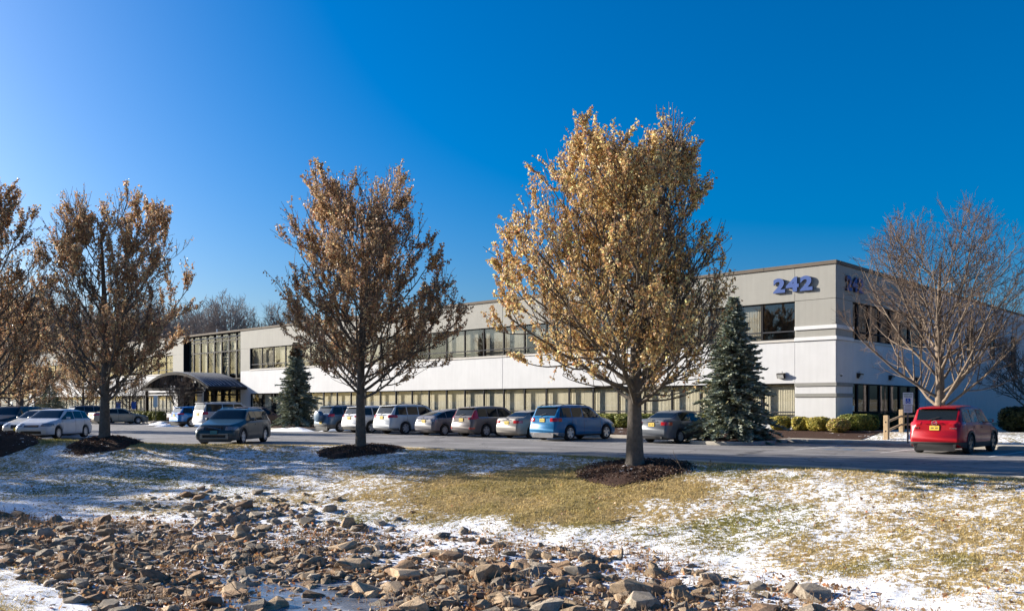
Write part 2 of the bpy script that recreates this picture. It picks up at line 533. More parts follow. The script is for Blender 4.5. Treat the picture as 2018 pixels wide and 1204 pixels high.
# ------------------------------------------------------------------ car park
def asphalt_mat():
    m, nt, p = newmat('asphalt')
    n1 = noise_node(nt, .35, 5, .6); n2 = noise_node(nt, 60, 4, .7); n3 = noise_node(nt, 1.4, 6, .7); n4 = noise_node(nt, 16, 3, .5)
    mp = nd(nt, 'ShaderNodeMapping'); mp.inputs['Scale'].default_value = (.16, 1.0, 1.0)      # wheel tracks run along the aisle
    nt.links.new(nt.nodes['TC'].outputs['Object'], mp.inputs[0]); nt.links.new(mp.outputs[0], n3.inputs['Vector'])
    c = ramp(nt, n1.outputs[0], [(.3, (.125, .118, .113)), (.7, (.225, .212, .202))]).outputs[0]
    c = mixc(nt, 1.0, c, ramp(nt, n2.outputs[0], [(.3, .7), (.7, 1.25)]).outputs[0], 'MULTIPLY')
    salt = ramp(nt, n3.outputs[0], [(.46, 0), (.72, .75)]).outputs[0]
    c = mixc(nt, salt, c, (.37, .355, .345))
    vo = nd(nt, 'ShaderNodeTexVoronoi', feature='DISTANCE_TO_EDGE'); vo.inputs['Scale'].default_value = .22
    wv = nd(nt, 'ShaderNodeVectorMath', operation='MULTIPLY_ADD'); nt.links.new(noise_node(nt, 1.1, 4).outputs[1], wv.inputs[0])
    wv.inputs[1].default_value = (1.6, 1.6, 0); nt.links.new(nt.nodes['TC'].outputs['Object'], wv.inputs[2]); nt.links.new(wv.outputs[0], vo.inputs['Vector'])
    c = mixc(nt, ramp(nt, vo.outputs['Distance'], [(.0, .75), (.012, 0)]).outputs[0], c, (.02, .02, .021))
    speck = ramp(nt, n4.outputs[0], [(.66, 0), (.72, .7)]).outputs[0]
    c = mixc(nt, speck, c, (.50, .49, .48))
    nt.links.new(c, p.inputs['Base Color'])
    p.inputs['Roughness'].default_value = .75
    p.inputs['Specular IOR Level'].default_value = .35
    bump(nt, p, n2.outputs[0], .4, .01)
    return m
M['asphalt'] = asphalt_mat()
us = np.unique(np.concatenate([np.arange(-160, 61, 5.0), np.arange(-60, -20, .6)]))
ea = f_edge(us) + .10
V = []; rows = np.linspace(0, 1, 6)
for k in rows:
    V.append(np.stack([us, ea + (36.9 - ea) * k, np.full_like(us, 0.0)], 1))
V = np.concatenate(V); n = len(us)
F = np.array([[r * n + i, r * n + i + 1, (r + 1) * n + i + 1, (r + 1) * n + i] for r in range(5) for i in range(n - 1)])
lot = mobj('parking_lot', fast_mesh('parking_lot', V, F, M['asphalt']), kind='structure')

def strip(name, line, w, z0, z1, mat, **kw):
    """a kerb: rectangular section with a rounded top swept along a line"""
    P = np.array(line, float); T = np.gradient(P, axis=0); T /= np.linalg.norm(T, axis=1)[:, None]
    N = np.stack([-T[:, 1], T[:, 0]], 1)
    prof = [(-w / 2, z0), (-w / 2, z1 - .03), (-w / 2 + .03, z1), (w / 2 - .03, z1), (w / 2, z1 - .03), (w / 2, z0)]
    V = np.concatenate([np.column_stack([P + N * a, np.full(len(P), z)]) for a, z in prof])
    n = len(P); m = len(prof)
    F = [[k * n + i, k * n + i + 1, (k + 1) * n + i + 1, (k + 1) * n + i] for k in range(m - 1) for i in range(n - 1)]
    caps = [[k * n for k in range(m)], [k * n + n - 1 for k in range(m)][::-1]]
    return mobj(name, fast_mesh(name, V, [np.array(F), np.array(caps)], mat, False), **kw)
ul = np.unique(np.concatenate([np.arange(-150, 60, 3.0), np.arange(-50, -20, .4)]))
strip('kerb', np.stack([ul, f_edge(ul)], 1), .18, -.3, .09, M['kerb'], kind='structure')

def island(name, u0, u1, v0, mat, r=1.2, z=.17):
    """raised bed that projects from the building-side kerb into the stalls"""
    pts = [(u0, 36.95), (u0, v0 + r)]
    for k in range(1, 9):
        a = math.pi + k * math.pi / 18; pts.append((u0 + r + r * math.cos(a), v0 + r + r * math.sin(a)))
    for k in range(9):
        a = 1.5 * math.pi + k * math.pi / 18; pts.append((u1 - r + r * math.cos(a), v0 + r + r * math.sin(a)))
    pts.append((u1, 36.95))
    strip('kerb', pts, .18, -.1, .15, M['kerb'], kind='structure')
    cx, cy = (u0 + u1) / 2, (v0 + 36.9) / 2
    rng = np.random.default_rng(int(abs(u0) * 10))
    V = [(cx, cy, z + .12)]; F = []
    m = len(pts); rings = 7
    for k in range(1, rings + 1):
        for (x, y) in pts:
            q = k / rings
            V.append((cx + (x - cx) * q, cy + (y - cy) * q, z - .03 + .15 * (1 - q * q) + rng.uniform(-.015, .015)))
    F3 = [(0, 1 + i, 1 + (i + 1) % m) for i in range(m)]
    F4 = [(1 + (k - 1) * m + i, 1 + k * m + i, 1 + k * m + (i + 1) % m, 1 + (k - 1) * m + (i + 1) % m) for k in range(1, rings) for i in range(m)]
    mobj(name, fast_mesh(name, V, [np.array(F3), np.array(F4)], mat, True), kind='structure')
def mulch_mat():
    m, nt, p = newmat('mulch')
    n1 = noise_node(nt, 22, 5, .75, dist=1.5); n2 = noise_node(nt, 1.2, 3); n3 = noise_node(nt, 6, 4, .7)
    c = ramp(nt, n1.outputs[0], [(.3, (.022, .013, .010)), (.55, (.075, .042, .030)), (.8, (.19, .11, .075))]).outputs[0]
    sn = nd(nt, 'ShaderNodeMath', operation='MULTIPLY'); nt.links.new(n2.outputs[0], sn.inputs[0]); nt.links.new(n3.outputs[0], sn.inputs[1])
    c = mixc(nt, ramp(nt, sn.outputs[0], [(.36, 0), (.41, .9)]).outputs[0], c, (.8, .8, .82))
    nt.links.new(c, p.inputs['Base Color']); p.inputs['Roughness'].default_value = .95
    p.inputs['Specular IOR Level'].default_value = .15
    bump(nt, p, n1.outputs[0], 1, .05)
    return m
M['mulch'] = mulch_mat()

# building-side kerb, broken by the islands, footpath and planting bed
for a, b in ((-150, -94.5), (-91.0, -73.5), (-70.5, -56.2), (-49.9, -21.0), (-17.9, 60)):
    strip('kerb', [(x, 36.9) for x in np.linspace(a, b, 12)], .18, -.1, .15, M['kerb'], kind='structure')
island('island_bed', -20.9, -17.9, 33.0, M['mulch'])
island('island_bed', -56.2, -49.9, 32.2, M['mulch'])
island('island_bed', -73.5, -70.5, 33.0, M['mulch'])
island('island_bed', -94.5, -91.0, 33.0, M['mulch'])
# footpath along the kerb at the corner, in separate slabs
path = tag(bpy.data.objects.new('footpath', None), kind='structure'); link(path)
for k, x in enumerate(np.arange(-18.4, -8, 1.5)):
    MB().bbox(x, x + 1.485, 37.02, 38.6, .02, .165 + .002 * (k % 3), .008).build('slab', M['concrete'], path)
for k, y in enumerate(np.arange(38.62, 43, 1.5)):
    MB().bbox(-13.2 + 1.4, -11.7 + 1.4, y, y + 1.485, .1, .20 + .05 * k, .008).build('slab', M['concrete'], path)
# entrance walk
for k, x in enumerate(np.arange(-84.5, -78, 1.6)):
    MB().bbox(x, x + 1.585, 37.02, 43.0, .02, .20, .008).build('slab', M['concrete'], path)
# planting bed along the facade
bu = np.arange(-118, -15.0, .5); bv = np.array([37.05, 37.3, 38, 39, 40, 41, 42, 43.3])
BU, BV = np.meshgrid(bu, bv, indexing='ij'); bu_, bv_ = BU.ravel(), BV.ravel()
bz = ground_z(bu_, bv_) + .02 + (fbm(bu_ * 2, bv_ * 2, 19, 3) - .4) * .06
bz = np.where((bu_ > -18.6) & (bv_ < 38.9), .05, bz)
bz = np.where((bu_ > -85) & (bu_ < -77.6), .05, bz)
nb = len(bv)
F = np.array([[i * nb + j, (i + 1) * nb + j, (i + 1) * nb + j + 1, i * nb + j + 1] for i in range(len(bu) - 1) for j in range(nb - 1)])
mobj('planting_bed', fast_mesh('planting_bed', np.stack([bu_, bv_, bz], 1), F, M['mulch'], True), kind='structure')

# painted stall lines
def painted(u, v0, v1, w=.10, mat='paint_white'):
    V = [(u - w / 2, v0, .004), (u + w / 2, v0, .004), (u + w / 2, v1, .004), (u - w / 2, v1, .004)]
    mobj('stall_line', fast_mesh('stall_line', V, np.array([[0, 1, 2, 3]]), M[mat]), lot)
for u in (-48.2, -45.0, -41.9, -38.7, -35.4, -32.1, -29.1, -26.2, -23.5, -14.9, -11.7, -8.2, -5.0, -1.8):
    painted(u, 31.4, 36.7)
for u in (-57.0, -60.1, -63.2, -66.5, -69.8, -76, -79, -82, -85, -88):
    painted(u, 31.4, 36.7)
# faded blue bay symbol beside the red car
V = []; F = []
for k, (x0, x1, y0, y1) in enumerate([(-14.2, -12.6, 32.2, 32.35), (-14.2, -14.05, 32.2, 33.6), (-12.75, -12.6, 32.2, 33.6), (-14.2, -12.6, 33.5, 33.65), (-13.6, -13.3, 32.6, 33.2)]):
    V += [(x0, y0, .004 + k * .0015), (x1, y0, .004 + k * .0015), (x1, y1, .004 + k * .0015), (x0, y1, .004 + k * .0015)]; F.append([4 * k + i for i in range(4)])
mobj('bay_symbol', fast_mesh('bay_symbol', V, np.array(F), M['paint_blue']), lot)

# ice in the lowest part of the basin
def ice_mat():
    m, nt, p = newmat('pond_ice')
    n1 = noise_node(nt, 1.6, 5, .65); n2 = noise_node(nt, 9, 4)
    c = ramp(nt, n1.outputs[0], [(.35, (.075, .085, .105)), (.6, (.16, .18, .22)), (.75, (.48, .50, .55))])
    nt.links.new(c.outputs[0], p.inputs['Base Color'])
    r = ramp(nt, n2.outputs[0], [(.3, .08), (.7, .35)]); nt.links.new(r.outputs[0], p.inputs['Roughness'])
    bump(nt, p, n1.outputs[0], .15, .03)
    return m
M['ice'] = ice_mat()
th = np.linspace(0, 2 * math.pi, 49)[:-1]
V = [(-11.8, 7.8, -1.425)] + [(-11.8 + 2.7 * (1 + .12 * math.sin(3 * t)) * math.cos(t), 7.8 + 1.7 * math.sin(t), -1.425) for t in th]
F = np.array([[0, 1 + i, 1 + (i + 1) % 48] for i in range(48)])
mobj('pond_ice', fast_mesh('pond_ice', V, F, M['ice']), kind='structure')

# mulch rings heaped round the trees of the bank
def mound(u, v, rad, h, el=1.0):
    rng = np.random.default_rng(int(abs(u * 31)))
    nr, na = 34, 120
    V = [(u, v, gz(u, v) + h)]
    A = np.arange(na) / na * 2 * math.pi
    lob = 1 + .13 * np.sin(2 * A + u) + .08 * np.sin(5 * A + v) + .04 * np.sin(11 * A + 2 * u)
    for k in range(1, nr + 1):
        q = k / nr
        x = u + rad * el * q * lob * np.cos(A); y = v + rad * q * lob * np.sin(A)
        y = np.minimum(y, f_edge(x) - .12)
        z = ground_z(x, y) + h * (1 - q ** 2.2) + rng.uniform(-.022, .022, na) - (.08 if k == nr else -.012)
        V += list(np.stack([x, y, z], 1))
    F3 = [(0, 1 + i, 1 + (i + 1) % na) for i in range(na)]
    F4 = [(1 + (k - 1) * na + i, 1 + k * na + i, 1 + k * na + (i + 1) % na, 1 + (k - 1) * na + (i + 1) % na) for k in range(1, nr) for i in range(na)]
    mobj('mulch_mound', fast_mesh('mulch_mound', np.array(V), [np.array(F3), np.array(F4)], M['mulch'], True), kind='structure')
TREES = {'main': ray_uv(1251, 20.3), 'second': ray_uv(711, 20.0), 'third': ray_uv(206, 14.5), 'edge': (-42.9, 11.9)}
mound(*TREES['main'], 1.5, .17, 1.08)
mound(*TREES['second'], 1.5, .22, 1.08)
mound(*TREES['third'], 1.4, .28, 1.1)
mound(*TREES['edge'], 2.2, .40, 1.2)

# snow pushed into heaps by the kerb
M['snow'] = pm('snow_heap', (.82, .83, .85), .9, var=.05, scale=4, bmp=.6, bscale=18, bdist=.04)
def heap(u, v, ru, rv, h, z0, rot=0):
    rng = np.random.default_rng(int(abs(u * 77 + v)))
    n = 26; V = []; g = np.linspace(-1, 1, n)
    X, Y = np.meshgrid(g, g, indexing='ij'); rr = np.hypot(X, Y)
    Z = np.clip(1 - rr, 0, 1) ** .8 * (.35 + 1.1 * fbm(X * 3 + u, Y * 3 + v, 7, 4)) * h - .03
    x = u + X * ru * math.cos(rot) - Y * rv * math.sin(rot); y = v + X * ru * math.sin(rot) + Y * rv * math.cos(rot)
    F = np.array([[i * n + j, (i + 1) * n + j, (i + 1) * n + j + 1, i * n + j + 1] for i in range(n - 1) for j in range(n - 1)])
    mobj('snow_heap', fast_mesh('snow_heap', np.stack([x.ravel(), y.ravel(), (z0 + Z).ravel()], 1), F, M['snow'], True), kind='structure')
heap(-50.0, 31.9, 2.2, .9, .34, 0, .15)
heap(-53.5, 31.3, 2.4, .7, .25, 0, 0)
heap(-48.4, 35.0, .5, 2.2, .25, 0, 0)
heap(-57.2, 34, .7, 2.0, .35, 0, 0)
heap(-68.6, 33.5, .8, 2.5, .35, 0, 0)
heap(-92, 33.2, 1.5, .8, .3, .1, 0)
heap(-72, 33.2, 1.4, .8, .3, .1, 0)
# ================================================================== OFFICE BUILDING
UC, VC = -18.3, 43.2
bld = empty('office_building', (UC, VC, 0), 0, 'long two-storey office building with white and grey stucco bands and 242 at its corner', 'building')
PW = 11.65
Z_BASE, Z_LH, Z_WS, Z_UH, Z_TOP = .86, 2.83, 4.99, 7.09, 8.82
def part(name, mat, x0, x1, y0, y1, z0, z1, b=.012):
    return MB().bbox(x0, x1, y0, y1, z0, z1, b).build(name, M[mat], bld)

_wcache = {}
def blind_mesh(w, h, variant):
    """hanging vertical slats, each turned a little"""
    rng = random.Random(variant * 7 + int(w * 100))
    V = []; F = []
    n = int(w / .095)
    for k in range(n):
        if variant == 3 and k < n * .35: continue
        if variant == 4 and (k / n) > .55: continue
        if variant == 5 and (k % 3): continue
        x = (k + .5) * w / n
        a = R(rng.uniform(4, 13)) if variant < 5 else R(40)
        dx, dy = .054 * math.cos(a), .054 * math.sin(a)
        j = len(V)
        V += [(x - dx, dy, 0), (x + dx, -dy, 0), (x + dx, -dy, h), (x - dx, dy, h)]
        F.append((j, j + 1, j + 2, j + 3))
    return fast_mesh('blind', V, np.array(F), M['blind'])
def window(loc, rot, w, z0, z1, zr, variant=0, glass='glass', jamb=.055, rail='frame_mid', shade=None):
    """one glazed unit: frame, two panes and whatever hangs behind them"""
    key = (round(w, 3), z0, z1, zr, jamb)
    if key not in _wcache:
        d0, d1 = .09, .21
        fb = MB()
        fb.box(0, jamb, d0, d1, z0, z1); fb.box(w - jamb, w, d0, d1, z0, z1)
        fb.box(jamb, w - jamb, d0, d1, z1 - .06, z1); fb.box(jamb, w - jamb, d0, d1, z0, z0 + .06)
        rl = MB().box(jamb, w - jamb, d0 - .012, d1 - .02, zr - .035, zr + .035)
        pu = MB().box(jamb, w - jamb, .145, .155, zr + .035, z1 - .06)
        pl = MB().box(jamb, w - jamb, .145, .155, z0 + .06, zr - .035)
        _wcache[key] = (fb.mesh('window', M['frame']), rl.mesh('rail', M[rail]), pu.mesh('pane', M['glass']), pl.mesh('pane', M['glass']))
    fm, rm, um, lm = _wcache[key]
    o = mobj('window', fm, bld, loc, (0, 0, rot))
    mobj('rail', rm, o)
    for me in (um, lm):
        p = mobj('pane', me, o)
        if glass != 'glass':
            p.material_slots[0].link = 'OBJECT'; p.material_slots[0].material = M[glass]
    if shade:
        k2 = ('shade', round(w, 3), shade, z0, z1)
        if k2 not in _wcache:
            _wcache[k2] = MB().box(.03, w - .03, .34, .35, z0 + .02, z1 - .01).mesh('shade', M[shade])
        mobj('shade', _wcache[k2], o)
    elif variant is not None:
        k2 = ('blind', round(w, 3), variant, z0, z1)
        if k2 not in _wcache:
            _wcache[k2] = blind_mesh(w - .06, z1 - z0 - .06, variant)
        mobj('blind', _wcache[k2], o, (.03, .36, z0 + .03))
    return o

rw = random.Random(4)
for k in range(10):
    t0, t1 = k * PW, (k + 1) * PW
    if k == 5: continue                                   # the glazed entrance bay
    g = .008
    a, b = -t1 + g, -t0 - g
    wt0, wt1 = t0, t1
    if k == 0: b = -2.18; wt0 = 2.18
    if k == 4: wt1 = 56.5
    if k == 6: wt0 = 72.3
    if k == 9: wt1 = 114.5
    part('grey_wall_panel', 'stucco_grey', a, b, 0, .32, Z_UH, Z_TOP)
    part('white_wall_panel', 'stucco_white', a, b, 0, .32, Z_LH, Z_WS)
    part('foundation_panel', 'stucco_white', a, b, .06, .34, .2, Z_BASE)
    for p0, p1 in ((t0, wt0), (wt1, t1)):
        if p1 - p0 > .1 and k != 0:
            part('grey_pier', 'stucco_grey', -p1 + g, -p0 - g, 0, .32, Z_WS + .003, Z_UH - .003)
            part('white_pier', 'stucco_white', -p1 + g, -p0 - g, 0, .32, Z_BASE + .003, Z_LH - .003)
    n = 5 if k in (0, 4, 6, 9) else 6
    w = (wt1 - wt0) / n
    for q in range(n):
        x = -(wt0 + (q + 1) * w)
        up_v = rw.choice([0, 0, 1, 2, 3, 4, 5])
        lo_v = rw.choice([0, 0, 0, 1, 2, 1, 2])
        if k == 0 and q == 0: up_v = None
        if k == 0 and q == 1: up_v = 3
        if k == 2 and q == 1: up_v = 4
        if k == 4 and q in (3, 4): lo_v = 4 if q == 3 else 5
        window((x, 0, 0), 0, w, Z_WS + .13, Z_UH, 5.56, up_v, 'glass_mid')
        window((x, 0, 0), 0, w, Z_BASE + .02, Z_LH, 1.33, lo_v)
    # stone sill under the upper strip of windows
    part('sill', 'sill', -wt1 + .01, -wt0 - .01, -.05, .24, Z_WS + .004, Z_WS + .13, .01)
# coping in lengths
x = 0
while x < 116.4:
    l = min(3.883, 116.5 - x)
    part('coping', 'coping', -x - l + .006, -x - .006 + (.06 if x == 0 else 0), -.06, .40, Z_TOP + .002, 9.01, .012)
    x += 3.883
y = .44
while y < 46:
    part('coping', 'coping', -.34, .06, y + .006, y + 3.9 - .006, Z_TOP + .002, 9.01, .012)
    y += 3.9
# corner pier with its ledges
part('grey_pier', 'stucco_grey', -2.176, 0, 0, 2.1, 5.0, Z_UH - .006, .015)
part('grey_pier', 'stucco_grey', -2.176, 0, 0, 2.1, Z_UH + .006, Z_TOP, .015)
part('white_pier', 'stucco_white', -2.176, 0, 0, 2.1, .84, 4.998, .015)
part('foundation_panel', 'stucco_white', -2.17, -.06, .06, 2.1, .2, .838)
part('ledge', 'trim_white', -2.18, .07, -.07, 2.1, 5.57, 5.76)
part('ledge', 'trim_white', -2.18, .07, -.07, 2.1, 5.003, 5.19)
part('band', 'trim_grey', -2.18, .05, -.05, 2.1, 2.66, 2.85)
part('band', 'trim_grey', -2.18, .05, -.05, 2.1, 2.11, 2.30)
# short side, stucco part
part('grey_wall_panel', 'stucco_grey', -.32, 0, 2.105, 13.2, Z_UH, Z_TOP)
part('white_wall_panel', 'stucco_white', -.32, 0, 2.105, 13.2, Z_LH, Z_WS)
part('foundation_panel', 'stucco_white', -.34, -.05, 2.105, 13.2, .2, Z_BASE)
part('white_pier', 'stucco_white', -.32, 0, 12.2, 13.2, Z_BASE + .003, Z_LH - .003)
part('sill', 'sill', -.24, .05, 2.11, 12.9, Z_WS + .004, Z_WS + .13, .01)
part('grey_pier', 'stucco_grey', -.32, 0, 12.9, 13.2, Z_WS + .003, Z_UH - .003)
ms = [2.1, 2.97, 4.5, 6.07, 7.6, 9.13, 10.66]
for a, b in zip(ms[:-1], ms[1:]):
    window((0, a, 0), R(90), b - a, Z_WS + .13, Z_UH, 5.56, 0, 'glass_dark', .10, 'frame')
    window((0, a, 0), R(90), b - a, Z_BASE + .02, Z_LH, 1.33, None, 'glass_dark', .10, 'frame')
window((0, 10.66, 0), R(90), 2.24, Z_WS + .13, Z_UH, 5.56, 0, 'glass_dark', .12, 'frame')
d = window((0, 10.66, 0), R(90), 1.54, .30, Z_LH, 1.15, None, 'glass_dark', .16, 'frame')
d.name = 'door'
MB().tube([(1.2, .06, 1.05), (1.2, .06, 1.45)], .015).build('handle', M['chrome'], d)
MB().box(.35, .55, .135, .14, 1.35, 1.7).build('notice', M['sign_white'], d)
MB().box(-.139, -.134, 2.25, 2.62, 1.42, 1.68).build('notice', M['sign_white'], bld)
# short side, ribbed metal cladding
sp = None
for k in range(36):
    y0 = 13.22 + k * .9
    if sp is None:
        m = MB().box(-.06, -.03, 0, .894, .3, 8.46)
        for q in (.0, .3, .6):
            m.prism([(q + .02, -.03), (q + .05, .012), (q + .10, .012), (q + .13, -.03)], .3, 8.46, 'z') if False else m.add(
                [(-.03, q + .02, .3), (.014, q + .045, .3), (.014, q + .105, .3), (-.03, q + .13, .3),
                 (-.03, q + .02, 8.46), (.014, q + .045, 8.46), (.014, q + .105, 8.46), (-.03, q + .13, 8.46)],
                [(0, 1, 5, 4), (1, 2, 6, 5), (2, 3, 7, 6), (0, 4, 7, 3), (4, 5, 6, 7), (3, 2, 1, 0)])
        sp = m.mesh('siding_panel', M['siding'])
    mobj('siding_panel', sp, bld, (0, y0, 0))
part('fascia', 'trim_white', -.1, .04, 13.22, 45.6, 8.47, Z_TOP, .01)
for y0 in (21.5, 26.8, 32.5):
    o = window((.16, y0, 0), R(90), 1.15, 5.06, 7.05, 5.6, None, 'glass_dark', .10, 'frame')
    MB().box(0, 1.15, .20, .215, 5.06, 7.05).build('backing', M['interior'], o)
for y0 in (19.0, 24.0, 29.5):
    MB().bbox(.015, .16, y0, y0 + .5, 3.2, 3.28, .01).build('bracket', M['steel_dark'], bld)
# inside: floors, back walls and roof
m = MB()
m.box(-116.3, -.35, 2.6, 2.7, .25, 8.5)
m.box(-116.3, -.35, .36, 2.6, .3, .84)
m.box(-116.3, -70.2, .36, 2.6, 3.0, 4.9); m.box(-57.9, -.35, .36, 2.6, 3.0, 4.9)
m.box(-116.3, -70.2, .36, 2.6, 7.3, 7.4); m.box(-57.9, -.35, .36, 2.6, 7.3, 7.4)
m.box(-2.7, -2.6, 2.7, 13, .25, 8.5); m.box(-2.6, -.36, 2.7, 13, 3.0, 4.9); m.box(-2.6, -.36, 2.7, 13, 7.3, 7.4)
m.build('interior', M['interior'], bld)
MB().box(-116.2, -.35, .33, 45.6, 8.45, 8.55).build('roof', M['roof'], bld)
MB().box(-116.4, -116.0, .33, 45.6, .2, 8.9).build('end_wall', M['stucco_white'], bld)
MB().box(-116.4, -.1, 45.61, 45.9, .2, 8.9).build('rear_wall', M['stucco_white'], bld)
MB().tube([(-67.5, 2.5, 8.5), (-67.5, 2.5, 9.75)], .06).build('vent_pipe', M['white_plastic'], bld)
for xx in (-30, -44): MB().tube([(xx, 14, 8.5), (xx, 14, 9.3)], .08).build('vent_pipe', M['white_plastic'], bld)

# ------------------------------------------------------------------ glazed entrance bay
T0, T1 = 58.25, 69.9
pw = (T1 - T0) / 8
rows = [(8.15, 8.80), (7.07, 8.15), (4.35, 7.07), (2.75, 4.35), (.26, 2.75)]
# from the left end of the bay, top row first: c cream, d dark, s striped
pat = ['xxxxxxxx', 'ddcccdcc', 'ddcdcsdc', 'ddddddcd', 'cxcxcxcx']
for r_, (z0, z1) in enumerate(rows):
    for q in range(8):
        x = -(T1 - q * pw)
        ch = pat[r_][q]
        key = ('ent', z0)
        if key not in _wcache:
            fb = MB()
            fb.box(0, .11, .38, .56, z0, z1); fb.box(pw - .11, pw, .38, .56, z0, z1)
            fb.box(.11, pw - .11, .38, .52, z1 - .06, z1); fb.box(.11, pw - .11, .38, .52, z0, z0 + .06)
            _wcache[key] = (fb.mesh('window', M['frame']), MB().box(.11, pw - .11, .44, .45, z0 + .06, z1 - .06).mesh('pane', M['glass']))
        o = mobj('window', _wcache[key][0], bld, (x, 0, 0))
        mobj('pane', _wcache[key][1], o)
        if ch in 'cds':
            MB().box(.04, pw - .04, .60, .61, z0 + (.35 if r_ == 2 else .02), z1 - .02).build('shade', M['shade_cloth' if ch == 'c' else 'shade_dark'], o)
        if ch == 's':
            for zz_ in (5.6, 5.9, 6.2, 6.5):
                MB().box(.1, pw - .1, .585, .595, zz_, zz_ + .06).build('slat', M['blind'], o)
part('jamb', 'frame', -T1 - .006, -T1 + .04, .02, .55, .2, 8.8)
part('jamb', 'frame', -T0 - .04, -T0 + .006, .02, .55, .2, 8.8)
part('header', 'frame', -T1 + .05, -T0 - .05, .02, .6, 8.80, 8.819, .003)
part('threshold', 'concrete', -T1, -T0, .0, .6, .1, .25)

# ------------------------------------------------------------------ raised street numbers
def text_mesh(body, size, extrude, mat, bold=0, sx=1.0, side=None, space=1.0):
    c = bpy.data.curves.new('lettering', 'FONT')
    c.body = body; c.size = size; c.extrude = extrude; c.offset = bold
    c.align_x = 'CENTER'; c.space_character = space
    o = bpy.data.objects.new('lettering', c)
    COL.objects.link(o)
    dg = bpy.context.evaluated_depsgraph_get(); dg.update()
    me = bpy.data.meshes.new_from_object(o.evaluated_get(dg))
    bpy.data.objects.remove(o, do_unlink=True)
    for v in me.vertices: v.co.x *= sx
    me.materials.clear(); me.materials.append(mat)
    if side:
        me.materials.append(side)
        for p in me.polygons:
            if abs(p.normal.z) < .5: p.material_index = 1
    return me
def numerals(ax, ay, rz, label):
    e = empty('building_number', (ax, ay, 7.62), rz, label, 'sign')
    for k, ch in enumerate('242'):
        me = text_mesh(ch, .98, .05, M['letter_blue'], .045, 1.30, M['letter_side'])
        mobj('numeral', me, e, ((k - 1) * .745, -.075, .01), (R(90), 0, 0))
        MB().tube([((k - 1) * .745, -.05, .3), ((k - 1) * .745, .01, .3)], .02).build('standoff', M['steel_dark'], e)
    return e
numerals(UC - 2.25, VC, 0, 'raised blue numerals 242 on the sunlit grey wall beside the corner')
numerals(UC, VC + 2.15, R(90), 'dark blue numerals 242 on the shaded short side behind bare twigs')

# wall lamps
def wall_lamp(loc, rz, label):
    e = empty('wall_lamp', loc, rz, label, 'lamp', 'wall pack lamps')
    m = MB(); m.add([(-.2, 0, 0), (.2, 0, 0), (.2, -.12, -.02), (-.2, -.12, -.02), (-.2, 0, .27), (.2, 0, .27), (.2, -.22, .24), (-.2, -.22, .24), (.2, -.22, .17), (-.2, -.22, .17)],
          [(0, 1, 2, 3), (4, 5, 6, 7), (0, 1, 5, 4), (3, 2, 8, 9), (9, 8, 6, 7), (1, 2, 8, 6, 5), (0, 3, 9, 7, 4)])
    m.build('housing', M['lamp_housing'], e)
    MB().add([(-.17, -.131, -.012), (.17, -.131, -.012), (.17, -.226, .16), (-.17, -.226, .16), (-.17, -.12, -.01), (.17, -.12, -.01), (.17, -.21, .165), (-.17, -.21, .165)],
             [(0, 1, 2, 3), (4, 5, 6, 7), (0, 1, 5, 4), (1, 2, 6, 5), (2, 3, 7, 6), (3, 0, 4, 7)]).build('lens', M['lamp_lens'], e)
    MB().tube([(.05, -.1, .27), (.05, -.1, .36)], .035).build('photocell', M['lamp_lens'], e)
wall_lamp((UC - 2.9, VC, 3.12), 0, 'wall pack lamp on the sunlit white wall beside the corner')
wall_lamp((UC, VC + 2.8, 3.12), R(90), 'wall pack lamp on the shaded side nearest the corner')
wall_lamp((UC, VC + 7.3, 3.12), R(90), 'second wall pack lamp from the corner on the shaded side')
wall_lamp((UC, VC + 11.6, 3.12), R(90), 'third wall pack lamp on the shaded side, above the door')
cam_o = empty('security_camera', (UC, VC + .45, 3.2), R(90), 'small white security camera on the shaded side by the corner', 'camera')
MB().lathe([(0, 0), (.07, 0), (.07, .06), (0, .06)], 16, (0, -.09, .02), 'z').build('mount', M['white_plastic'], cam_o)
MB().box(-.03, .03, -.09, 0, .03, .07).build('bracket', M['white_plastic'], cam_o)
MB().lathe([(0, -.07), (.03, -.065), (.055, -.04), (.06, 0), (0, 0)], 16, (0, -.09, .02), 'z').build('dome', M['lamp_housing'], cam_o, True)

# ------------------------------------------------------------------ vaulted entrance canopy
cp = empty('entrance_canopy', (UC - 64.15, VC, 0), 0, 'arched dark metal canopy over the glazed entrance with white 242', 'canopy')
CW, CV, ZE, ZA = 7.05, -3.9, 3.45, 4.95
rise = ZA - ZE
RAD = (CW * CW + rise * rise) / (2 * rise)
ang = math.asin(CW / RAD)
def arch(a, dr=0):
    return ((RAD + dr) * math.sin(a), ZE + rise - RAD + (RAD + dr) * math.cos(a))
NA = 28; aa = np.linspace(-ang, ang, NA + 1)
ys = []; 
yv = CV
while yv < -.02:
    ys += [(yv, 0), (yv + .07, 0), (yv + .085, .045), (yv + .135, .045), (yv + .15, 0)]
    yv += .1625
ys.append((0, 0))
V = []
for (y_, h) in ys:
    for a_ in aa:
        x_, z_ = arch(a_, h); V.append((x_, y_, z_))
F = [[i * (NA + 1) + j, i * (NA + 1) + j + 1, (i + 1) * (NA + 1) + j + 1, (i + 1) * (NA + 1) + j] for i in range(len(ys) - 1) for j in range(NA)]
rf = mobj('roof', fast_mesh('roof', V, np.array(F), M['canopy_roof']), cp)
MB().box(-.01, .01, 0, .01, 0, .01)
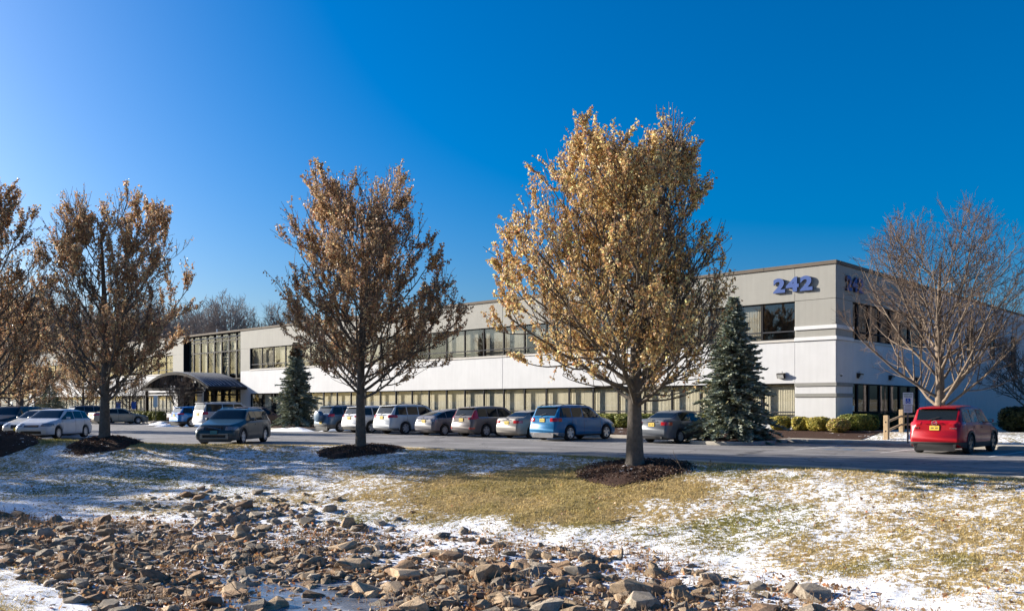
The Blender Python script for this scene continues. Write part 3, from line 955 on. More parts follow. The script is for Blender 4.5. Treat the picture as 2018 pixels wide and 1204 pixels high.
# frozen snow left in the troughs of the decking
ms_ = MB(); rs = random.Random(5)
for k in range(24):
    y_ = CV + .1625 * k
    if k % (2 if k < 11 else 3): continue
    a0 = rs.uniform(.12, .22) * ang + (.25 * ang if k > 10 else 0); a1 = ang * rs.uniform(.9, .985)
    pts = [arch(a0 + (a1 - a0) * q / 7, .012) for q in range(8)]
    vs = [(x_, y_ + .004, z_) for x_, z_ in pts] + [(x_, y_ + .066, z_) for x_, z_ in pts]
    ms_.add(vs, [(q, q + 1, q + 9, q + 8) for q in range(7)])
ms_.build('snow', M['snow'], rf)
# edge beams, eaves, front truss
def arch_beam(y_, r0, r1, d=.14):
    m = MB(); vs = []
    for a_ in aa:
        for rr, yy in ((r0, y_), (r0, y_ + d), (r1, y_ + d), (r1, y_)):
            x_, z_ = arch(a_, rr); vs.append((x_, yy, z_))
    fs = [(4 * i + k, 4 * i + (k + 1) % 4, 4 * i + 4 + (k + 1) % 4, 4 * i + 4 + k) for i in range(NA) for k in range(4)]
    m.add(vs, fs + [(0, 1, 2, 3), (4 * NA, 4 * NA + 1, 4 * NA + 2, 4 * NA + 3)])
    return m
for y_ in (CV - .02, CV / 2, -.22):
    arch_beam(y_, -.26, -.03).build('arch_beam', M['steel_dark'], cp)
    MB().bbox(-CW + .3, CW - .3, y_ + .01, y_ + .13, ZE - .22, ZE - .02, .01).build('tie_beam', M['steel_dark'], cp)
for k in range(-5, 6):
    x0 = k * 1.15; a_ = math.asin((x0 + (.57 if k < 0 else -.57 if k > 0 else 0)) / RAD)
    x1, z1 = arch(a_, -.26)
    MB().tube([(x0, CV + .06, ZE - .05), (x1, CV + .06, z1 + .03)], .05, 6).build('truss_web', M['steel_dark'], cp)
    if k < 5:
        x2, z2 = arch(math.asin((x0 + .575) / RAD), -.26)
        MB().tube([(x0, CV + .06, ZE - .05), (x2, CV + .06, z2 + .03)], .045, 6).build('truss_web', M['steel_dark'], cp)
for s in (-1, 1):
    MB().bbox(s * CW - .09, s * CW + .09, CV - .05, -.01, ZE - .2, ZE - .015, .01).build('eave_beam', M['steel_dark'], cp)
    for y_ in (CV + .15,):
        MB().bbox(s * 6.1 - .14, s * 6.1 + .14, y_ - .14, y_ + .14, .1, ZE - .23, .015).build('column', M['steel_dark'], cp)
MB().box(-6.0, 6.0, CV + .1, CV + .16, ZE - .62, ZE - .44).build('rail', M['steel_dark'], cp)
MB().box(-6.0, 6.0, CV + .1, CV + .16, ZE - .86, ZE - .78).build('rail', M['steel_dark'], cp)
MB().tube([(6.6, CV - .08, ZE - .1), (6.6, CV - .08, ZE - .35), (6.25, CV - .08, ZE - .55), (6.25, CV - .08, .2)], .05).build('downpipe', M['sill'], cp)
me = text_mesh('242', .62, .02, M['trim_white'], .012, 1.1)
mobj('lettering', me, cp, (.15, CV - .06, ZE - .24), (R(90), 0, 0))
for x_ in (-3.2, 0.6, 3.4):
    MB().lathe([(0, .30), (.10, .30), (.17, .0), (0, .0)], 14, (x_, CV + .7, 4.1 if abs(x_) < 2 else 3.85), 'z').build('pendant_lamp', M['white_plastic'], cp, True)
    MB().tube([(x_, CV + .7, 4.1), (x_, CV + .7, 4.75 if abs(x_) < 2 else 4.55)], .015, 6).build('lamp_rod', M['steel_dark'], cp)
MB().bbox(-1.9, -1.0, -.45, -.15, .2, 3.2, .02).build('pillar', M['stucco_white'], cp)
MB().bbox(-6.9, -5.9, -.45, -.15, .2, 3.2, .02).build('pillar', M['stucco_white'], cp)
# ================================================================== TREES
class Wood:
    """branches collected as tapering tubes"""
    def __init__(s): s.V = []; s.F = []; s.n = 0
    def limb(s, P, rad, sides):
        P = np.asarray(P, float); m = len(P)
        T = np.gradient(P, axis=0); T /= np.linalg.norm(T, axis=1)[:, None] + 1e-9
        ref = np.where(np.abs(T[:, 2:3]) < .9, np.array([[0, 0, 1.]]), np.array([[1., 0, 0]]))
        e1 = np.cross(T, ref); e1 /= np.linalg.norm(e1, axis=1)[:, None] + 1e-9
        e2 = np.cross(T, e1)
        a = np.arange(sides) / sides * 2 * math.pi
        ring = e1[:, None, :] * np.cos(a)[None, :, None] + e2[:, None, :] * np.sin(a)[None, :, None]
        V = P[:, None, :] + ring * np.asarray(rad)[:, None, None]
        s.V.append(V.reshape(-1, 3))
        i, k = np.meshgrid(np.arange(m - 1), np.arange(sides), indexing='ij')
        a0 = (i * sides + k).ravel(); a1 = (i * sides + (k + 1) % sides).ravel()
        s.F.append(np.stack([a0, a1, a1 + sides, a0 + sides], 1) + s.n)
        s.n += m * sides
    def mesh(s, name, mat):
        return fast_mesh(name, np.concatenate(s.V), np.concatenate(s.F), mat, True)

def bez(p0, p1, p2, n):
    t = np.linspace(0, 1, n)[:, None]
    return (1 - t) ** 2 * p0 + 2 * t * (1 - t) * p1 + t ** 2 * p2
def wob(P, rng, amt):
    n = len(P)
    w = rng.normal(0, amt, (n, 3)); w[0] = 0
    return P + np.cumsum(w, 0) * .6

def make_tree(seed, H, r0, env, fb, n_main, n_sec, n_ter, ter_len=(.35, .8), rise=.55, n_leaf=0, leaf_dens=None,
              sec_len=.42, min_r=.006, twig_r=.011, n_twig=0, lean=(0, 0), limb_r=.52, up=.55, low_rise=1.0, trunk_top=.86, spread=.35, sides=10, leader_split=False):
    """env(h, az) gives the crown radius; every main limb is aimed at a point of that envelope.
    Returns two Woods (trunk and limbs / twigs) and leaf anchors with directions."""
    rng = np.random.default_rng(seed)
    big, fine = Wood(), Wood()
    anchors = []; dirs = []
    zt = np.linspace(0, 1, 14)
    TP = np.stack([lean[0] * zt ** 1.5 + .10 * np.sin(zt * 5 + seed) * zt, lean[1] * zt ** 1.5 + .10 * np.cos(zt * 4 + seed) * zt, zt * H * trunk_top], 1)
    tr = r0 * (1 - zt * .93) ** .85 + .012
    tr[0] *= 1.35; tr[1] *= 1.08
    zq = zt * H * trunk_top
    # flared foot: insert a ring close to the ground
    TPf = np.concatenate([[TP[0] - [0, 0, .15]], [TP[0] + [0, 0, .12]], TP[1:]])
    trf = np.concatenate([[r0 * 1.55], [r0 * 1.2], tr[1:]])
    big.limb(TPf, trf, 14)
    def tpos(h):
        return np.array([np.interp(h, zq, TP[:, k]) for k in range(3)])
    golden = 2.39996
    for i in range(n_main):
        q = (i + .5) / n_main
        hb = fb + (H * trunk_top * .93 - fb) * q ** 1.3
        az = i * golden + rng.uniform(-.5, .5)
        ht_lo = hb + (H - hb) * rise * .45
        ht = hb + (H - hb) * rise * (low_rise + (1 - low_rise) * q ** .6) * rng.uniform(.7, 1.25) + .2
        ht = min(ht, H * .985)
        rr = env(ht, az) * rng.uniform(.86, 1.03)
        base = tpos(hb)
        tip = np.array([base[0] * .5 + rr * math.cos(az), base[1] * .5 + rr * math.sin(az), ht])
        mid = base + (tip - base) * np.array([.55, .55, spread]) + rng.normal(0, .12, 3)
        P = wob(bez(base, mid, tip, 11), rng, .025 * np.linalg.norm(tip - base) / 3)
        L = np.linalg.norm(np.diff(P, axis=0), axis=1).sum()
        rb = np.interp(hb, zq, tr) * rng.uniform(.8, 1.2) * limb_r
        rb = max(rb, .018)
        rad = rb * (1 - np.linspace(0, 1, 11) * .88) ** .8 + min_r * .7
        big.limb(P, rad, 7)
        for j in range(n_sec):
            t = .16 + .84 * (j + rng.uniform(.1, .9)) / n_sec
            x = t * 10; k = min(int(x), 9); b = P[k] + (P[k + 1] - P[k]) * (x - k)
            d0 = P[k + 1] - P[k]; d0 = d0 / (np.linalg.norm(d0) + 1e-9)
            side = rng.normal(0, 1, 3); side -= d0 * side.dot(d0); side /= np.linalg.norm(side) + 1e-9
            dd = d0 * .62 + side * .75 + np.array([0, 0, .42]); dd /= np.linalg.norm(dd)
            l2 = L * sec_len * (1.15 - .72 * t) * rng.uniform(.7, 1.2) + .25
            e = b + dd * l2
            # keep inside the crown envelope
            er = math.hypot(e[0], e[1]); lim = env(min(e[2], H * .99), math.atan2(e[1], e[0])) * 1.04 + .12
            if er > lim: e[:2] *= lim / er
            if e[2] > H: e[2] = H
            m2 = b + (e - b) * .5 + side * .06 * l2 - np.array([0, 0, .10 * l2])
            P2 = wob(bez(b, m2, e, 7), rng, .02)
            r2 = max(np.interp(t * 10, np.arange(11), rad) * .55, min_r * 1.3)
            big.limb(P2, r2 * (1 - np.linspace(0, 1, 7) * .8) + min_r * .6, 5)
            for q3 in range(n_ter):
                t3 = .12 + .88 * (q3 + rng.random()) / n_ter
                x3 = t3 * 6; k3 = min(int(x3), 5); b3 = P2[k3] + (P2[k3 + 1] - P2[k3]) * (x3 - k3)
                d3 = rng.normal(0, .75 - .25 * (up > .6), 3) + dd * .9 + np.array([0, 0, up]); d3 /= np.linalg.norm(d3)
                l3 = rng.uniform(*ter_len) * (1.1 - .4 * t3)
                e3 = b3 + d3 * l3
                P3 = bez(b3, b3 + (e3 - b3) * .5 + rng.normal(0, .05, 3), e3, 4)
                fine.limb(P3, np.linspace(twig_r, min_r, 4), 3)
                anchors.append(P3); dirs.append(d3)
                for q4 in range(n_twig):
                    t4 = rng.uniform(.2, .95); b4 = b3 + (e3 - b3) * t4
                    d4 = d3 * .7 + rng.normal(0, .6, 3) + np.array([0, 0, .2]); d4 /= np.linalg.norm(d4)
                    e4 = b4 + d4 * l3 * rng.uniform(.3, .6)
                    fine.limb(np.stack([b4, (b4 + e4) / 2 + rng.normal(0, .015, 3), e4]), np.array([min_r, min_r * .85, min_r * .6]), 3)
    leaves = None
    if n_leaf:
        A = np.stack(anchors)                              # (n,4,3)
        mid = A[:, 2, :]
        wgt = np.ones(len(A)) if leaf_dens is None else np.array([leaf_dens(p) for p in mid])
        # clumpy: some twigs keep many leaves, some none
        cl = vnoise(mid[:, 0] * 1.7 + mid[:, 2] * 1.2 + seed, mid[:, 1] * 1.7 - mid[:, 2] * 1.4, 3)
        wgt = wgt * np.clip((cl - .33) * 2.9, .03, 1.5)
        idx = rng.choice(len(A), n_leaf, p=wgt / wgt.sum())
        t = rng.uniform(.15, 1.08, n_leaf)
        seg = np.clip((t * 3).astype(int), 0, 2); fr = t * 3 - seg
        pos = A[idx, seg] + (A[idx, seg + 1] - A[idx, seg]) * fr[:, None]
        pos = pos + rng.normal(0, .035, (n_leaf, 3))
        leaves = (pos, rng)
    return big, fine, leaves

def leaf_mesh(name, pos, rng, size, pal, mat, curl=.35, droop=.55):
    n = len(pos)
    ax = rng.normal(0, 1, (n, 3)); ax[:, 2] -= droop * 1.4
    ax /= np.linalg.norm(ax, axis=1)[:, None]
    up = rng.normal(0, 1, (n, 3)); up -= ax * (up * ax).sum(1)[:, None]; up /= np.linalg.norm(up, axis=1)[:, None]
    sd = np.cross(ax, up)
    L = rng.uniform(size * .65, size * 1.3, n)[:, None]; W = L * rng.uniform(.32, .46, n)[:, None]
    base = pos; mid = pos + ax * L * .48
    a = mid + sd * W + up * W * curl; b = mid - sd * W + up * W * curl
    tip = pos + ax * L - up * L * rng.uniform(-.1, .35, n)[:, None]
    V = np.stack([base, a, tip, b], 1).reshape(-1, 3)
    i = np.arange(n) * 4
    F = np.concatenate([np.stack([i, i + 1, i + 2], 1), np.stack([i, i + 2, i + 3], 1)])
    pal = np.array(pal); k = rng.choice(len(pal), n, p=pal[:, 3] / pal[:, 3].sum())
    c = np.clip(pal[k, :3] * rng.uniform(1.05, 2.2, (n, 1)), 0, .8)
    C = np.repeat(np.concatenate([c, np.ones((n, 1))], 1), 4, axis=0)
    return fast_mesh(name, V, F, mat, False, {'Col': ('FLOAT_COLOR', C)})

PAL_MAIN = [(.43, .285, .12, 4), (.52, .375, .17, 3.4), (.31, .19, .09, 3), (.38, .32, .15, 1.6), (.36, .18, .09, 1.0), (.20, .13, .08, 1.4)]
PAL_DARK = [(.27, .17, .095, 4), (.36, .24, .13, 3), (.18, .115, .07, 3), (.28, .23, .12, 1.6), (.30, .14, .08, 1.0), (.42, .31, .17, 1.4)]
def leafy_tree(loc, rz, label, seed, H, r0, env, fb, n_leaf, pal, size=.105, leaf_dens=None, group='autumn trees along the bank', counts=(30, 9, 6), **kw):
    e = empty('autumn_tree', loc, rz, label, 'tree', group)
    big, fine, lv = make_tree(seed, H, r0, env, fb, *counts, n_leaf=n_leaf, leaf_dens=leaf_dens, up=.95, low_rise=.30, ter_len=(.4, .95), limb_r=.31, **kw)
    mobj('trunk', big.mesh('trunk', M['bark']), e)
    cr = mobj('crown', leaf_mesh('crown', lv[0], lv[1], size, pal, M['leaf']), e)
    mobj('twigs', fine.mesh('twigs', M['bark_twig']), cr)
    return e

# direction helpers: in the trees' own axes the photo's left is at azimuth YAW + 180
AZ_R = R(YAW)
def sided(h, az, hs, left, right, front=None):
    l = np.interp(h, hs, left); r = np.interp(h, hs, right)
    c = math.cos(az - AZ_R)
    w = .5 + .5 * c
    return l * (1 - w) + r * w
# crown half-widths read off the photograph (metres, heights above the foot)
def env_main(h, az):
    return sided(h, az, [1.6, 2.2, 3.0, 4.4, 5.8, 7.3, 8.6, 9.6, 10.2], [1.2, 3.2, 4.3, 4.4, 3.65, 2.9, 2.05, 1.6, .6], [1.0, 1.9, 2.35, 2.4, 2.15, 1.65, 1.2, 1.0, .4])
def env_second(h, az):
    return sided(h, az, [1.6, 2.4, 3.4, 4.6, 6.2, 8.0, 9.6, 10.6, 11.1], [1.0, 2.2, 3.1, 3.2, 2.8, 2.6, 2.1, 1.2, .4], [1.0, 2.4, 3.5, 3.8, 3.3, 2.2, 1.7, .9, .3])
def env_third(h, az):
    b = sided(h, az, [1.2, 2.2, 3.4, 5.2, 7.0, 8.6, 9.8, 10.5], [.7, 2.0, 2.6, 2.5, 2.2, 1.9, 1.1, .4], [.7, 1.9, 3.0, 3.4, 3.3, 2.6, 1.5, .4])
    return b * (1 - .16 * math.cos(3 * (az - AZ_R) + .6))
def env_edge(h, az):
    return sided(h, az, [1.2, 2.4, 4.0, 6.0, 8.5, 10.5, 11.6], [.8, 2.4, 3.4, 3.6, 2.9, 1.6, .4], [.8, 2.2, 2.9, 2.9, 2.4, 1.4, .4])

def main_dens(p):
    # the sunny side keeps most of its leaves; thin low down on the right
    x = p[0] * math.cos(AZ_R) + p[1] * math.sin(AZ_R)
    d = 1.0 - .35 * float(sstep(.4, 2.4, x)) * float(sstep(7.5, 3.5, p[2]))
    return d * (.6 + .4 * float(sstep(1.6, 2.8, p[2]))) * (1 + 1.1 * float(sstep(-.6, -3.0, x)))
def low_thin(p):
    return .45 + .55 * float(sstep(1.6, 3.6, p[2]))
tm = leafy_tree((*TREES['main'], gz(*TREES['main']) + .16), 0, 'largest golden-brown tree standing in front of the sedan, nearest to the camera', 11, 9.45, .215, env_main, 1.55,
                80000, PAL_MAIN, .080, main_dens, counts=(62, 10, 6), rise=.62)
t2 = leafy_tree((*TREES['second'], gz(*TREES['second']) + .2), 0, 'brown-leaved tree with straight trunk in front of the white parked vehicles', 23, 10.3, .175, env_second, 1.75,
                58000, PAL_DARK, .086, low_thin, counts=(44, 10, 6), rise=.62)
t3 = leafy_tree((*TREES['third'], gz(*TREES['third']) + .26), 0, 'brown tree with forked trunk and two crown lobes, right of the white hatchback', 37, 10.0, .185, env_third, 1.3,
                44000, PAL_DARK, .09, low_thin, counts=(30, 9, 7), rise=.66, spread=.28)
t0 = leafy_tree((*TREES['edge'], gz(*TREES['edge']) + .34), 0, 'brown-leaved tree cut off by the left edge of the picture', 51, 11.6, .19, env_edge, 1.4,
                30000, PAL_DARK, .105, low_thin, counts=(32, 9, 7), rise=.62)
# the rows go on to the left, beyond the frame; their shade falls on the bank
for k, (src, u, v, rz, s) in enumerate([(t0, -56, 3.5, 2.0, 1.0), (t3, -57, -1.0, 3.1, 1.05), (tm, -64, 3.0, 2.4, 1.1), (t2, -66, -3.5, 4.0, 1.0)]):
    c = copy_tree(src); c.location = (u, v, gz(u, v)); c.rotation_euler = (0, 0, rz); c.scale = (s, s, s)
    c['label'] = 'brown-leaved tree of the row beyond the left edge of the picture'; c['group'] = 'trees of the row beyond the left edge'
# a leafy tree in the car park behind the white hatchback, another by the facade
for src, (u, v), rz, s, lab in ((t3, cam_uv(-33.4, 59.5), 2.2, .92, 'brown-leaved tree rising among the parked cars at the far left'),
                                (t2, cam_uv(-42.2, 86), 1.3, .80, 'slim brown-leaved tree in a kerb island near the far facade')):
    c = copy_tree(src); c.location = (u, v, 0); c.rotation_euler = (0, 0, rz); c.scale = (s, s, s)
    c['label'] = lab; c['group'] = 'autumn trees inside the car park'

# ------------------------------------------------------------------ bare trees
def env_bare(h, az):
    return float(np.interp(h, [1.0, 2.0, 3.4, 5.0, 6.8, 8.5, 9.8, 10.5], [.9, 2.3, 3.3, 3.8, 3.7, 3.0, 1.8, .5]))
def bare_tree(loc, rz, label, seed, H, r0, env, fb, counts, mat, name='bare_tree', group=None, **kw):
    e = empty(name, loc, rz, label, 'tree', group)
    big, fine, _ = make_tree(seed, H, r0, env, fb, *counts, **kw)
    mobj('trunk', big.mesh('trunk', M[mat]), e)
    mobj('crown', fine.mesh('crown', M['bark_pale_twig'] if mat != 'bark_far' else M[mat]), e)
    return e
bu0, bv0 = cam_uv(19.0, 38.8)
bt = bare_tree((bu0, bv0, .3), .4, 'large leafless tree with pale trunk behind the red SUV', 71, 10.2, .23, env_bare, 1.15, (30, 11, 7), 'bark_warm',
               rise=.66, spread=.33, n_twig=3, ter_len=(.4, 1.0), sec_len=.5, min_r=.006, twig_r=.010, trunk_top=.78, limb_r=.30, low_rise=.6)
def env_small(h, az):
    return float(np.interp(h, [.8, 1.6, 2.6, 3.8, 4.6, 4.9], [.5, 1.4, 1.9, 1.6, .8, .3]))
st = None
for px, v, lab in ((256, 36.8 + .6, 'small leafless ornamental tree by the beige sedan'), (352, 38.2, 'small leafless ornamental tree in front of the canopy')):
    u, v = ray_uv(px, v)
    if st is None:
        st = bare_tree((u, v, .2), 0, lab, 83, 4.8, .085, env_small, 1.0, (14, 7, 5), 'bark_warm', 'ornamental_tree', 'small trees by the entrance', n_twig=2, spread=.25, min_r=.009, twig_r=.013, trunk_top=.6)
    else:
        c = copy_tree(st); c.location = (u, v, .2); c.rotation_euler = (0, 0, 1.7); c['label'] = lab
# small bare tree by the metal cladding at the right edge
c = copy_tree(st); u, v = cam_uv(27.2, 46); c.location = (u, v, .3); c.rotation_euler = (0, 0, 2.9); c.scale = (1.1, 1.1, 1.15)
c['label'] = 'small leafless tree by the metal cladding at the right edge'; c['group'] = 'small trees by the shaded side'

# woods behind the building: leafless trees one can tell apart
def env_wood(h, az):
    return float(np.interp(h, [4, 7, 11, 15, 18, 20], [.8, 2.6, 4.2, 4.0, 2.6, .6])) * (1 + .2 * math.sin(2 * az + 1))
woods = []
for k in range(4):
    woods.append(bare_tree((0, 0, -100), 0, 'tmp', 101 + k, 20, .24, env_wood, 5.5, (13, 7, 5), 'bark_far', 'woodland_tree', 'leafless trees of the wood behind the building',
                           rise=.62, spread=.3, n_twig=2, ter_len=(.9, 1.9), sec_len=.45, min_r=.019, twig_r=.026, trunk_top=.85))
rk = random.Random(9)
spots = []
for px in range(-60, 640, 13):
    spots.append((px + rk.uniform(-8, 8), rk.uniform(128, 165), rk.uniform(.85, 1.15)))
for px in range(-40, 330, 26):
    spots.append((px + rk.uniform(-8, 8), rk.uniform(165, 190), rk.uniform(.9, 1.1)))
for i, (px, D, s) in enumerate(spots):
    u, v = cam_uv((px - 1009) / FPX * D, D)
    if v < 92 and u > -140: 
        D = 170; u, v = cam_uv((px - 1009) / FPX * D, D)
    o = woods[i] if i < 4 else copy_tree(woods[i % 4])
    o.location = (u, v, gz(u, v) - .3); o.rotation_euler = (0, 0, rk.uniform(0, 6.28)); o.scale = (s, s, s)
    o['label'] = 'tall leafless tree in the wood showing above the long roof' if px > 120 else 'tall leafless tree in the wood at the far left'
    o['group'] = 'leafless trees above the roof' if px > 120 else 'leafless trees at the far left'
# the wood across the road, seen only as a reflection in the dark side windows
for k in range(16):
    o = copy_tree(woods[k % 4]); s = rk.uniform(.7, .95)
    o.location = (-4 + (k % 4) * 9 + rk.uniform(-3, 3), 82 + (k // 4) * 17 + rk.uniform(-5, 5), 0); o.rotation_euler = (0, 0, rk.uniform(0, 6.28)); o.scale = (s, s, s)
    o['label'] = 'leafless tree of the wood mirrored in the dark side windows'; o['group'] = 'leafless trees mirrored in the side windows'

# unseen wood added behind the camera to cover the bright horizon in reflections
for k in range(64):
    a = R(172 + k * 3.1 + rk.uniform(-1.2, 1.2)); d = rk.uniform(120, 165) if k > 14 else rk.uniform(185, 215)
    x, y = -30 + d * 1.25 * math.cos(a), d * math.sin(a)
    o = copy_tree(woods[k % 4]); s = rk.uniform(.85, 1.15)
    o.location = (x, y, gz(x, y) - .3); o.rotation_euler = (0, 0, rk.uniform(0, 6.28)); o.scale = (s, s, s)
    o['label'] = 'unseen leafless tree added behind the camera to mirror in the long front windows'; o['group'] = 'unseen leafless trees added to mirror in the front windows'

# ------------------------------------------------------------------ blue spruces
def spruce_parts(seed, H, W, n_br=430, pal=None, brown=0):
    rng = np.random.default_rng(seed)
    wood = Wood()
    zt = np.linspace(0, 1, 10)
    wood.limb(np.stack([0 * zt, 0 * zt, zt * H], 1), .11 * (1 - zt * .95) * H / 6 + .006, 8)
    P = []; AX = []; LN = []; ZN = []
    for i in range(n_br):
        q = (i + .5) / n_br
        z = .18 + (H - .3) * q ** .92
        L = W * (1 - q ** 1.05) * rng.uniform(.42, 1.15) * (1 if rng.random() > .08 else 1.3) * (1 + .16 * math.sin(z * 4.2 + seed)) + .10
        if z < .8: L *= .92
        az = i * 2.39996 + rng.uniform(-.3, .3)
        d = np.array([math.cos(az), math.sin(az), 0])
        droop = .30 * L * (1 - q) - .10
        b = np.array([0, 0, z]); e = b + d * L + np.array([0, 0, -droop + .28 * L * q])
        m_ = b + d * L * .5 + np.array([0, 0, .10 * L - droop * .35])
        Q = bez(b, m_, e, 6)
        wood.limb(Q, np.linspace(.022, .005, 6), 4)
        n = int(10 + L * 26)
        t = rng.uniform(.16, 1, n) ** .75
        x = t * 5; k = np.clip(x.astype(int), 0, 4)
        pos = Q[k] + (Q[k + 1] - Q[k]) * (x - k)[:, None]
        lat = np.cross(d, [0, 0, 1])
        sgn = rng.choice([-1, 1], n)
        ax = d[None] * rng.uniform(.35, 1, (n, 1)) + lat[None] * (sgn * rng.uniform(.2, 1, n))[:, None] + np.array([[0, 0, 1]]) * rng.uniform(-.25, .38, (n, 1))
        ax /= np.linalg.norm(ax, axis=1)[:, None]
        ln = (.16 + .16 * L * (1 - t)) * rng.uniform(.7, 1.25, n)
        P.append(pos); AX.append(ax); LN.append(ln); ZN.append(np.full(n, q))
    P = np.concatenate(P); AX = np.concatenate(AX); LN = np.concatenate(LN)[:, None]; ZN = np.concatenate(ZN)
    # each spray: three narrow blades round its axis, with a jagged outline
    Vs = []; Fs = []; n = len(P); off = 0; Cs = []
    cb = np.array([[.31, .345, .27], [.45, .48, .40], [.17, .20, .13], [.36, .33, .17]])
    c = cb[rng.choice(4, n, p=[.4, .3, .2, .1])] * rng.uniform(.7, 1.35, (n, 1))
    if brown:
        w = (ZN > brown)[:, None]; c = np.where(w & (rng.random((n, 1)) < .75), np.array([[.22, .14, .08]]) * rng.uniform(.7, 1.2, (n, 1)), c)
    c4 = np.concatenate([c, np.ones((n, 1))], 1)
    ref = rng.normal(0, 1, (n, 3)); s1 = np.cross(AX, ref); s1 /= np.linalg.norm(s1, axis=1)[:, None]; s2 = np.cross(AX, s1)
    for k in range(3):
        a = k * math.pi / 3 + rng.uniform(-.3, .3)
        s = s1 * math.cos(a) + s2 * math.sin(a)
        w = .032 + .10 * LN * .35
        v0 = P; v1 = P + AX * LN * .30 + s * w; v2 = P + AX * LN * .62 + s * w * .55; v3 = P + AX * LN * 1.05
        v4 = P + AX * LN * .72 - s * w * .6; v5 = P + AX * LN * .36 - s * w
        Vs.append(np.stack([v0, v1, v2, v3, v4, v5], 1).reshape(-1, 3))
        i = np.arange(n) * 6 + off
        Fs.append(np.concatenate([np.stack([i, i + 1, i + 2, i + 5], 1), np.stack([i + 5, i + 2, i + 3, i + 4], 1)]))
        Cs.append(np.repeat(c4, 6, axis=0)); off += n * 6
    return wood.mesh('trunk', M['bark']), fast_mesh('crown', np.concatenate(Vs), np.concatenate(Fs), M['needle'], False, {'Col': ('FLOAT_COLOR', np.concatenate(Cs))})
def spruce(loc, seed, H, W, lab, n_br=430, brown=0):
    e = empty('blue_spruce', loc, 0, lab, 'tree', 'blue spruces')
    w, c = spruce_parts(seed, H, W, n_br, brown=brown)
    mobj('trunk', w, e); mobj('crown', c, e)
spruce((-19.4, 34.9, .22), 5, 6.25, 1.95, 'blue spruce in the kerbed island beside the grey sedan', 560)
spruce((-53.0, 34.2, .22), 6, 5.9, 1.75, 'blue spruce with browned tip, left of the spare-wheel SUV', 420, .80)
u, v = ray_uv(97, 38.4); spruce((u, v, .3), 7, 6.0, 2.3, 'dark blue spruce against the far left end of the building', 240)

# ------------------------------------------------------------------ clipped shrubs
def shrub_mesh(seed, n, pal, sq=3.6):
    rng = np.random.default_rng(seed)
    d = rng.normal(0, 1, (n, 3)); d /= np.linalg.norm(d, axis=1)[:, None]
    p = 1 / (np.abs(d) ** sq).sum(1) ** (1 / sq)
    lump = 1 + .10 * (vnoise(d[:, 0] * 3 + 5, d[:, 1] * 3 + d[:, 2] * 2, seed) - .5) * 2
    P = d * (p * lump * rng.uniform(.86, 1.03, n))[:, None] * .5
    P[:, 2] += .5; P[:, 2] = np.clip(P[:, 2], .02, None)
    nrm = d + rng.normal(0, .55, (n, 3)); nrm /= np.linalg.norm(nrm, axis=1)[:, None]
    t = np.cross(nrm, rng.normal(0, 1, (n, 3))); t /= np.linalg.norm(t, axis=1)[:, None]
    s = np.cross(nrm, t); L = rng.uniform(.035, .06, n)[:, None]
    V = np.stack([P - t * L, P + s * L * .5, P + t * L, P - s * L * .5], 1).reshape(-1, 3)
    F = np.arange(n * 4).reshape(-1, 4)
    pal = np.array(pal); c = pal[rng.choice(len(pal), n)] * rng.uniform(.6, 1.4, (n, 1))
    C = np.repeat(np.concatenate([c, np.ones((n, 1))], 1), 4, axis=0)
    return fast_mesh('foliage', V, F, M['shrub'], False, {'Col': ('FLOAT_COLOR', C)})
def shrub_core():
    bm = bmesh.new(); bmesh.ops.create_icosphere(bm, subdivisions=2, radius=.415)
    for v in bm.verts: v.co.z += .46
    me = bpy.data.meshes.new('inner_core'); bm.to_mesh(me); bm.free(); me.materials.append(M['shrub_core']); return me  # solid dark ball whose colour stands in for shade between the leaves
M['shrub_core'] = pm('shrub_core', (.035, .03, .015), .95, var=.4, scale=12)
GOLD = [(.44, .36, .065), (.34, .31, .055), (.54, .42, .10), (.22, .22, .04)]
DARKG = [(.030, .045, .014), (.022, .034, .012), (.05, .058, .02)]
MIXG = [(.19, .21, .04), (.13, .155, .03), (.29, .27, .06)]
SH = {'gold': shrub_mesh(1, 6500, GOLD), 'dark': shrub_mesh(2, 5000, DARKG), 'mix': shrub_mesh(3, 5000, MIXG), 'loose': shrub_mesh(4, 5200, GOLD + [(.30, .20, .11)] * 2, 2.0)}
CORE = shrub_core()
def shrub(kind, u, v, w, h, lab, group, rz=0):
    e = empty('clipped_shrub', (u, v, gz(u, v) + .01), rz, lab, 'shrub', group)
    for me, nm in ((SH[kind], 'foliage'), (CORE, 'inner_core')):
        o = mobj(nm, me, e); o.scale = (w, w, h)
for px, v, w, h, kind, lab in ((1538, 42.0, .98, .70, 'gold', 'clipped golden shrub right of the spruce, first in the row'),
                               (1579, 42.0, .90, .68, 'gold', 'clipped golden shrub second from the spruce'),
                               (1613, 41.9, 1.0, .68, 'gold', 'clipped golden shrub third from the spruce, left of the corner'),
                               (1653, 41.2, 1.05, .70, 'loose', 'loose golden shrub with bare stems at the building corner')):
    u, v = ray_uv(px, v); shrub(kind, u, v, w, h, lab, 'golden shrubs at the building corner', px)
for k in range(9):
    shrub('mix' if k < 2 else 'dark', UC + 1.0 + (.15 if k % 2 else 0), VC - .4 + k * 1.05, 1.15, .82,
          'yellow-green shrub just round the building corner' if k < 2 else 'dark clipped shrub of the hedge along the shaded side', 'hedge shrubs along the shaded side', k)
for k in range(22):
    u = -23.6 - k * 1.28
    shrub('mix', u, 41.7, 1.35, .78, 'clipped green shrub of the hedge under the ground-floor windows', 'hedge shrubs under the windows', k * 1.3)
for k in range(8):
    shrub('mix', -74.2 - k * 1.22 - (7.5 if k > 2 else 0), 39.3, 1.15, .95, 'clipped green shrub of the hedge beside the entrance canopy', 'hedge shrubs by the canopy', k * 1.1)
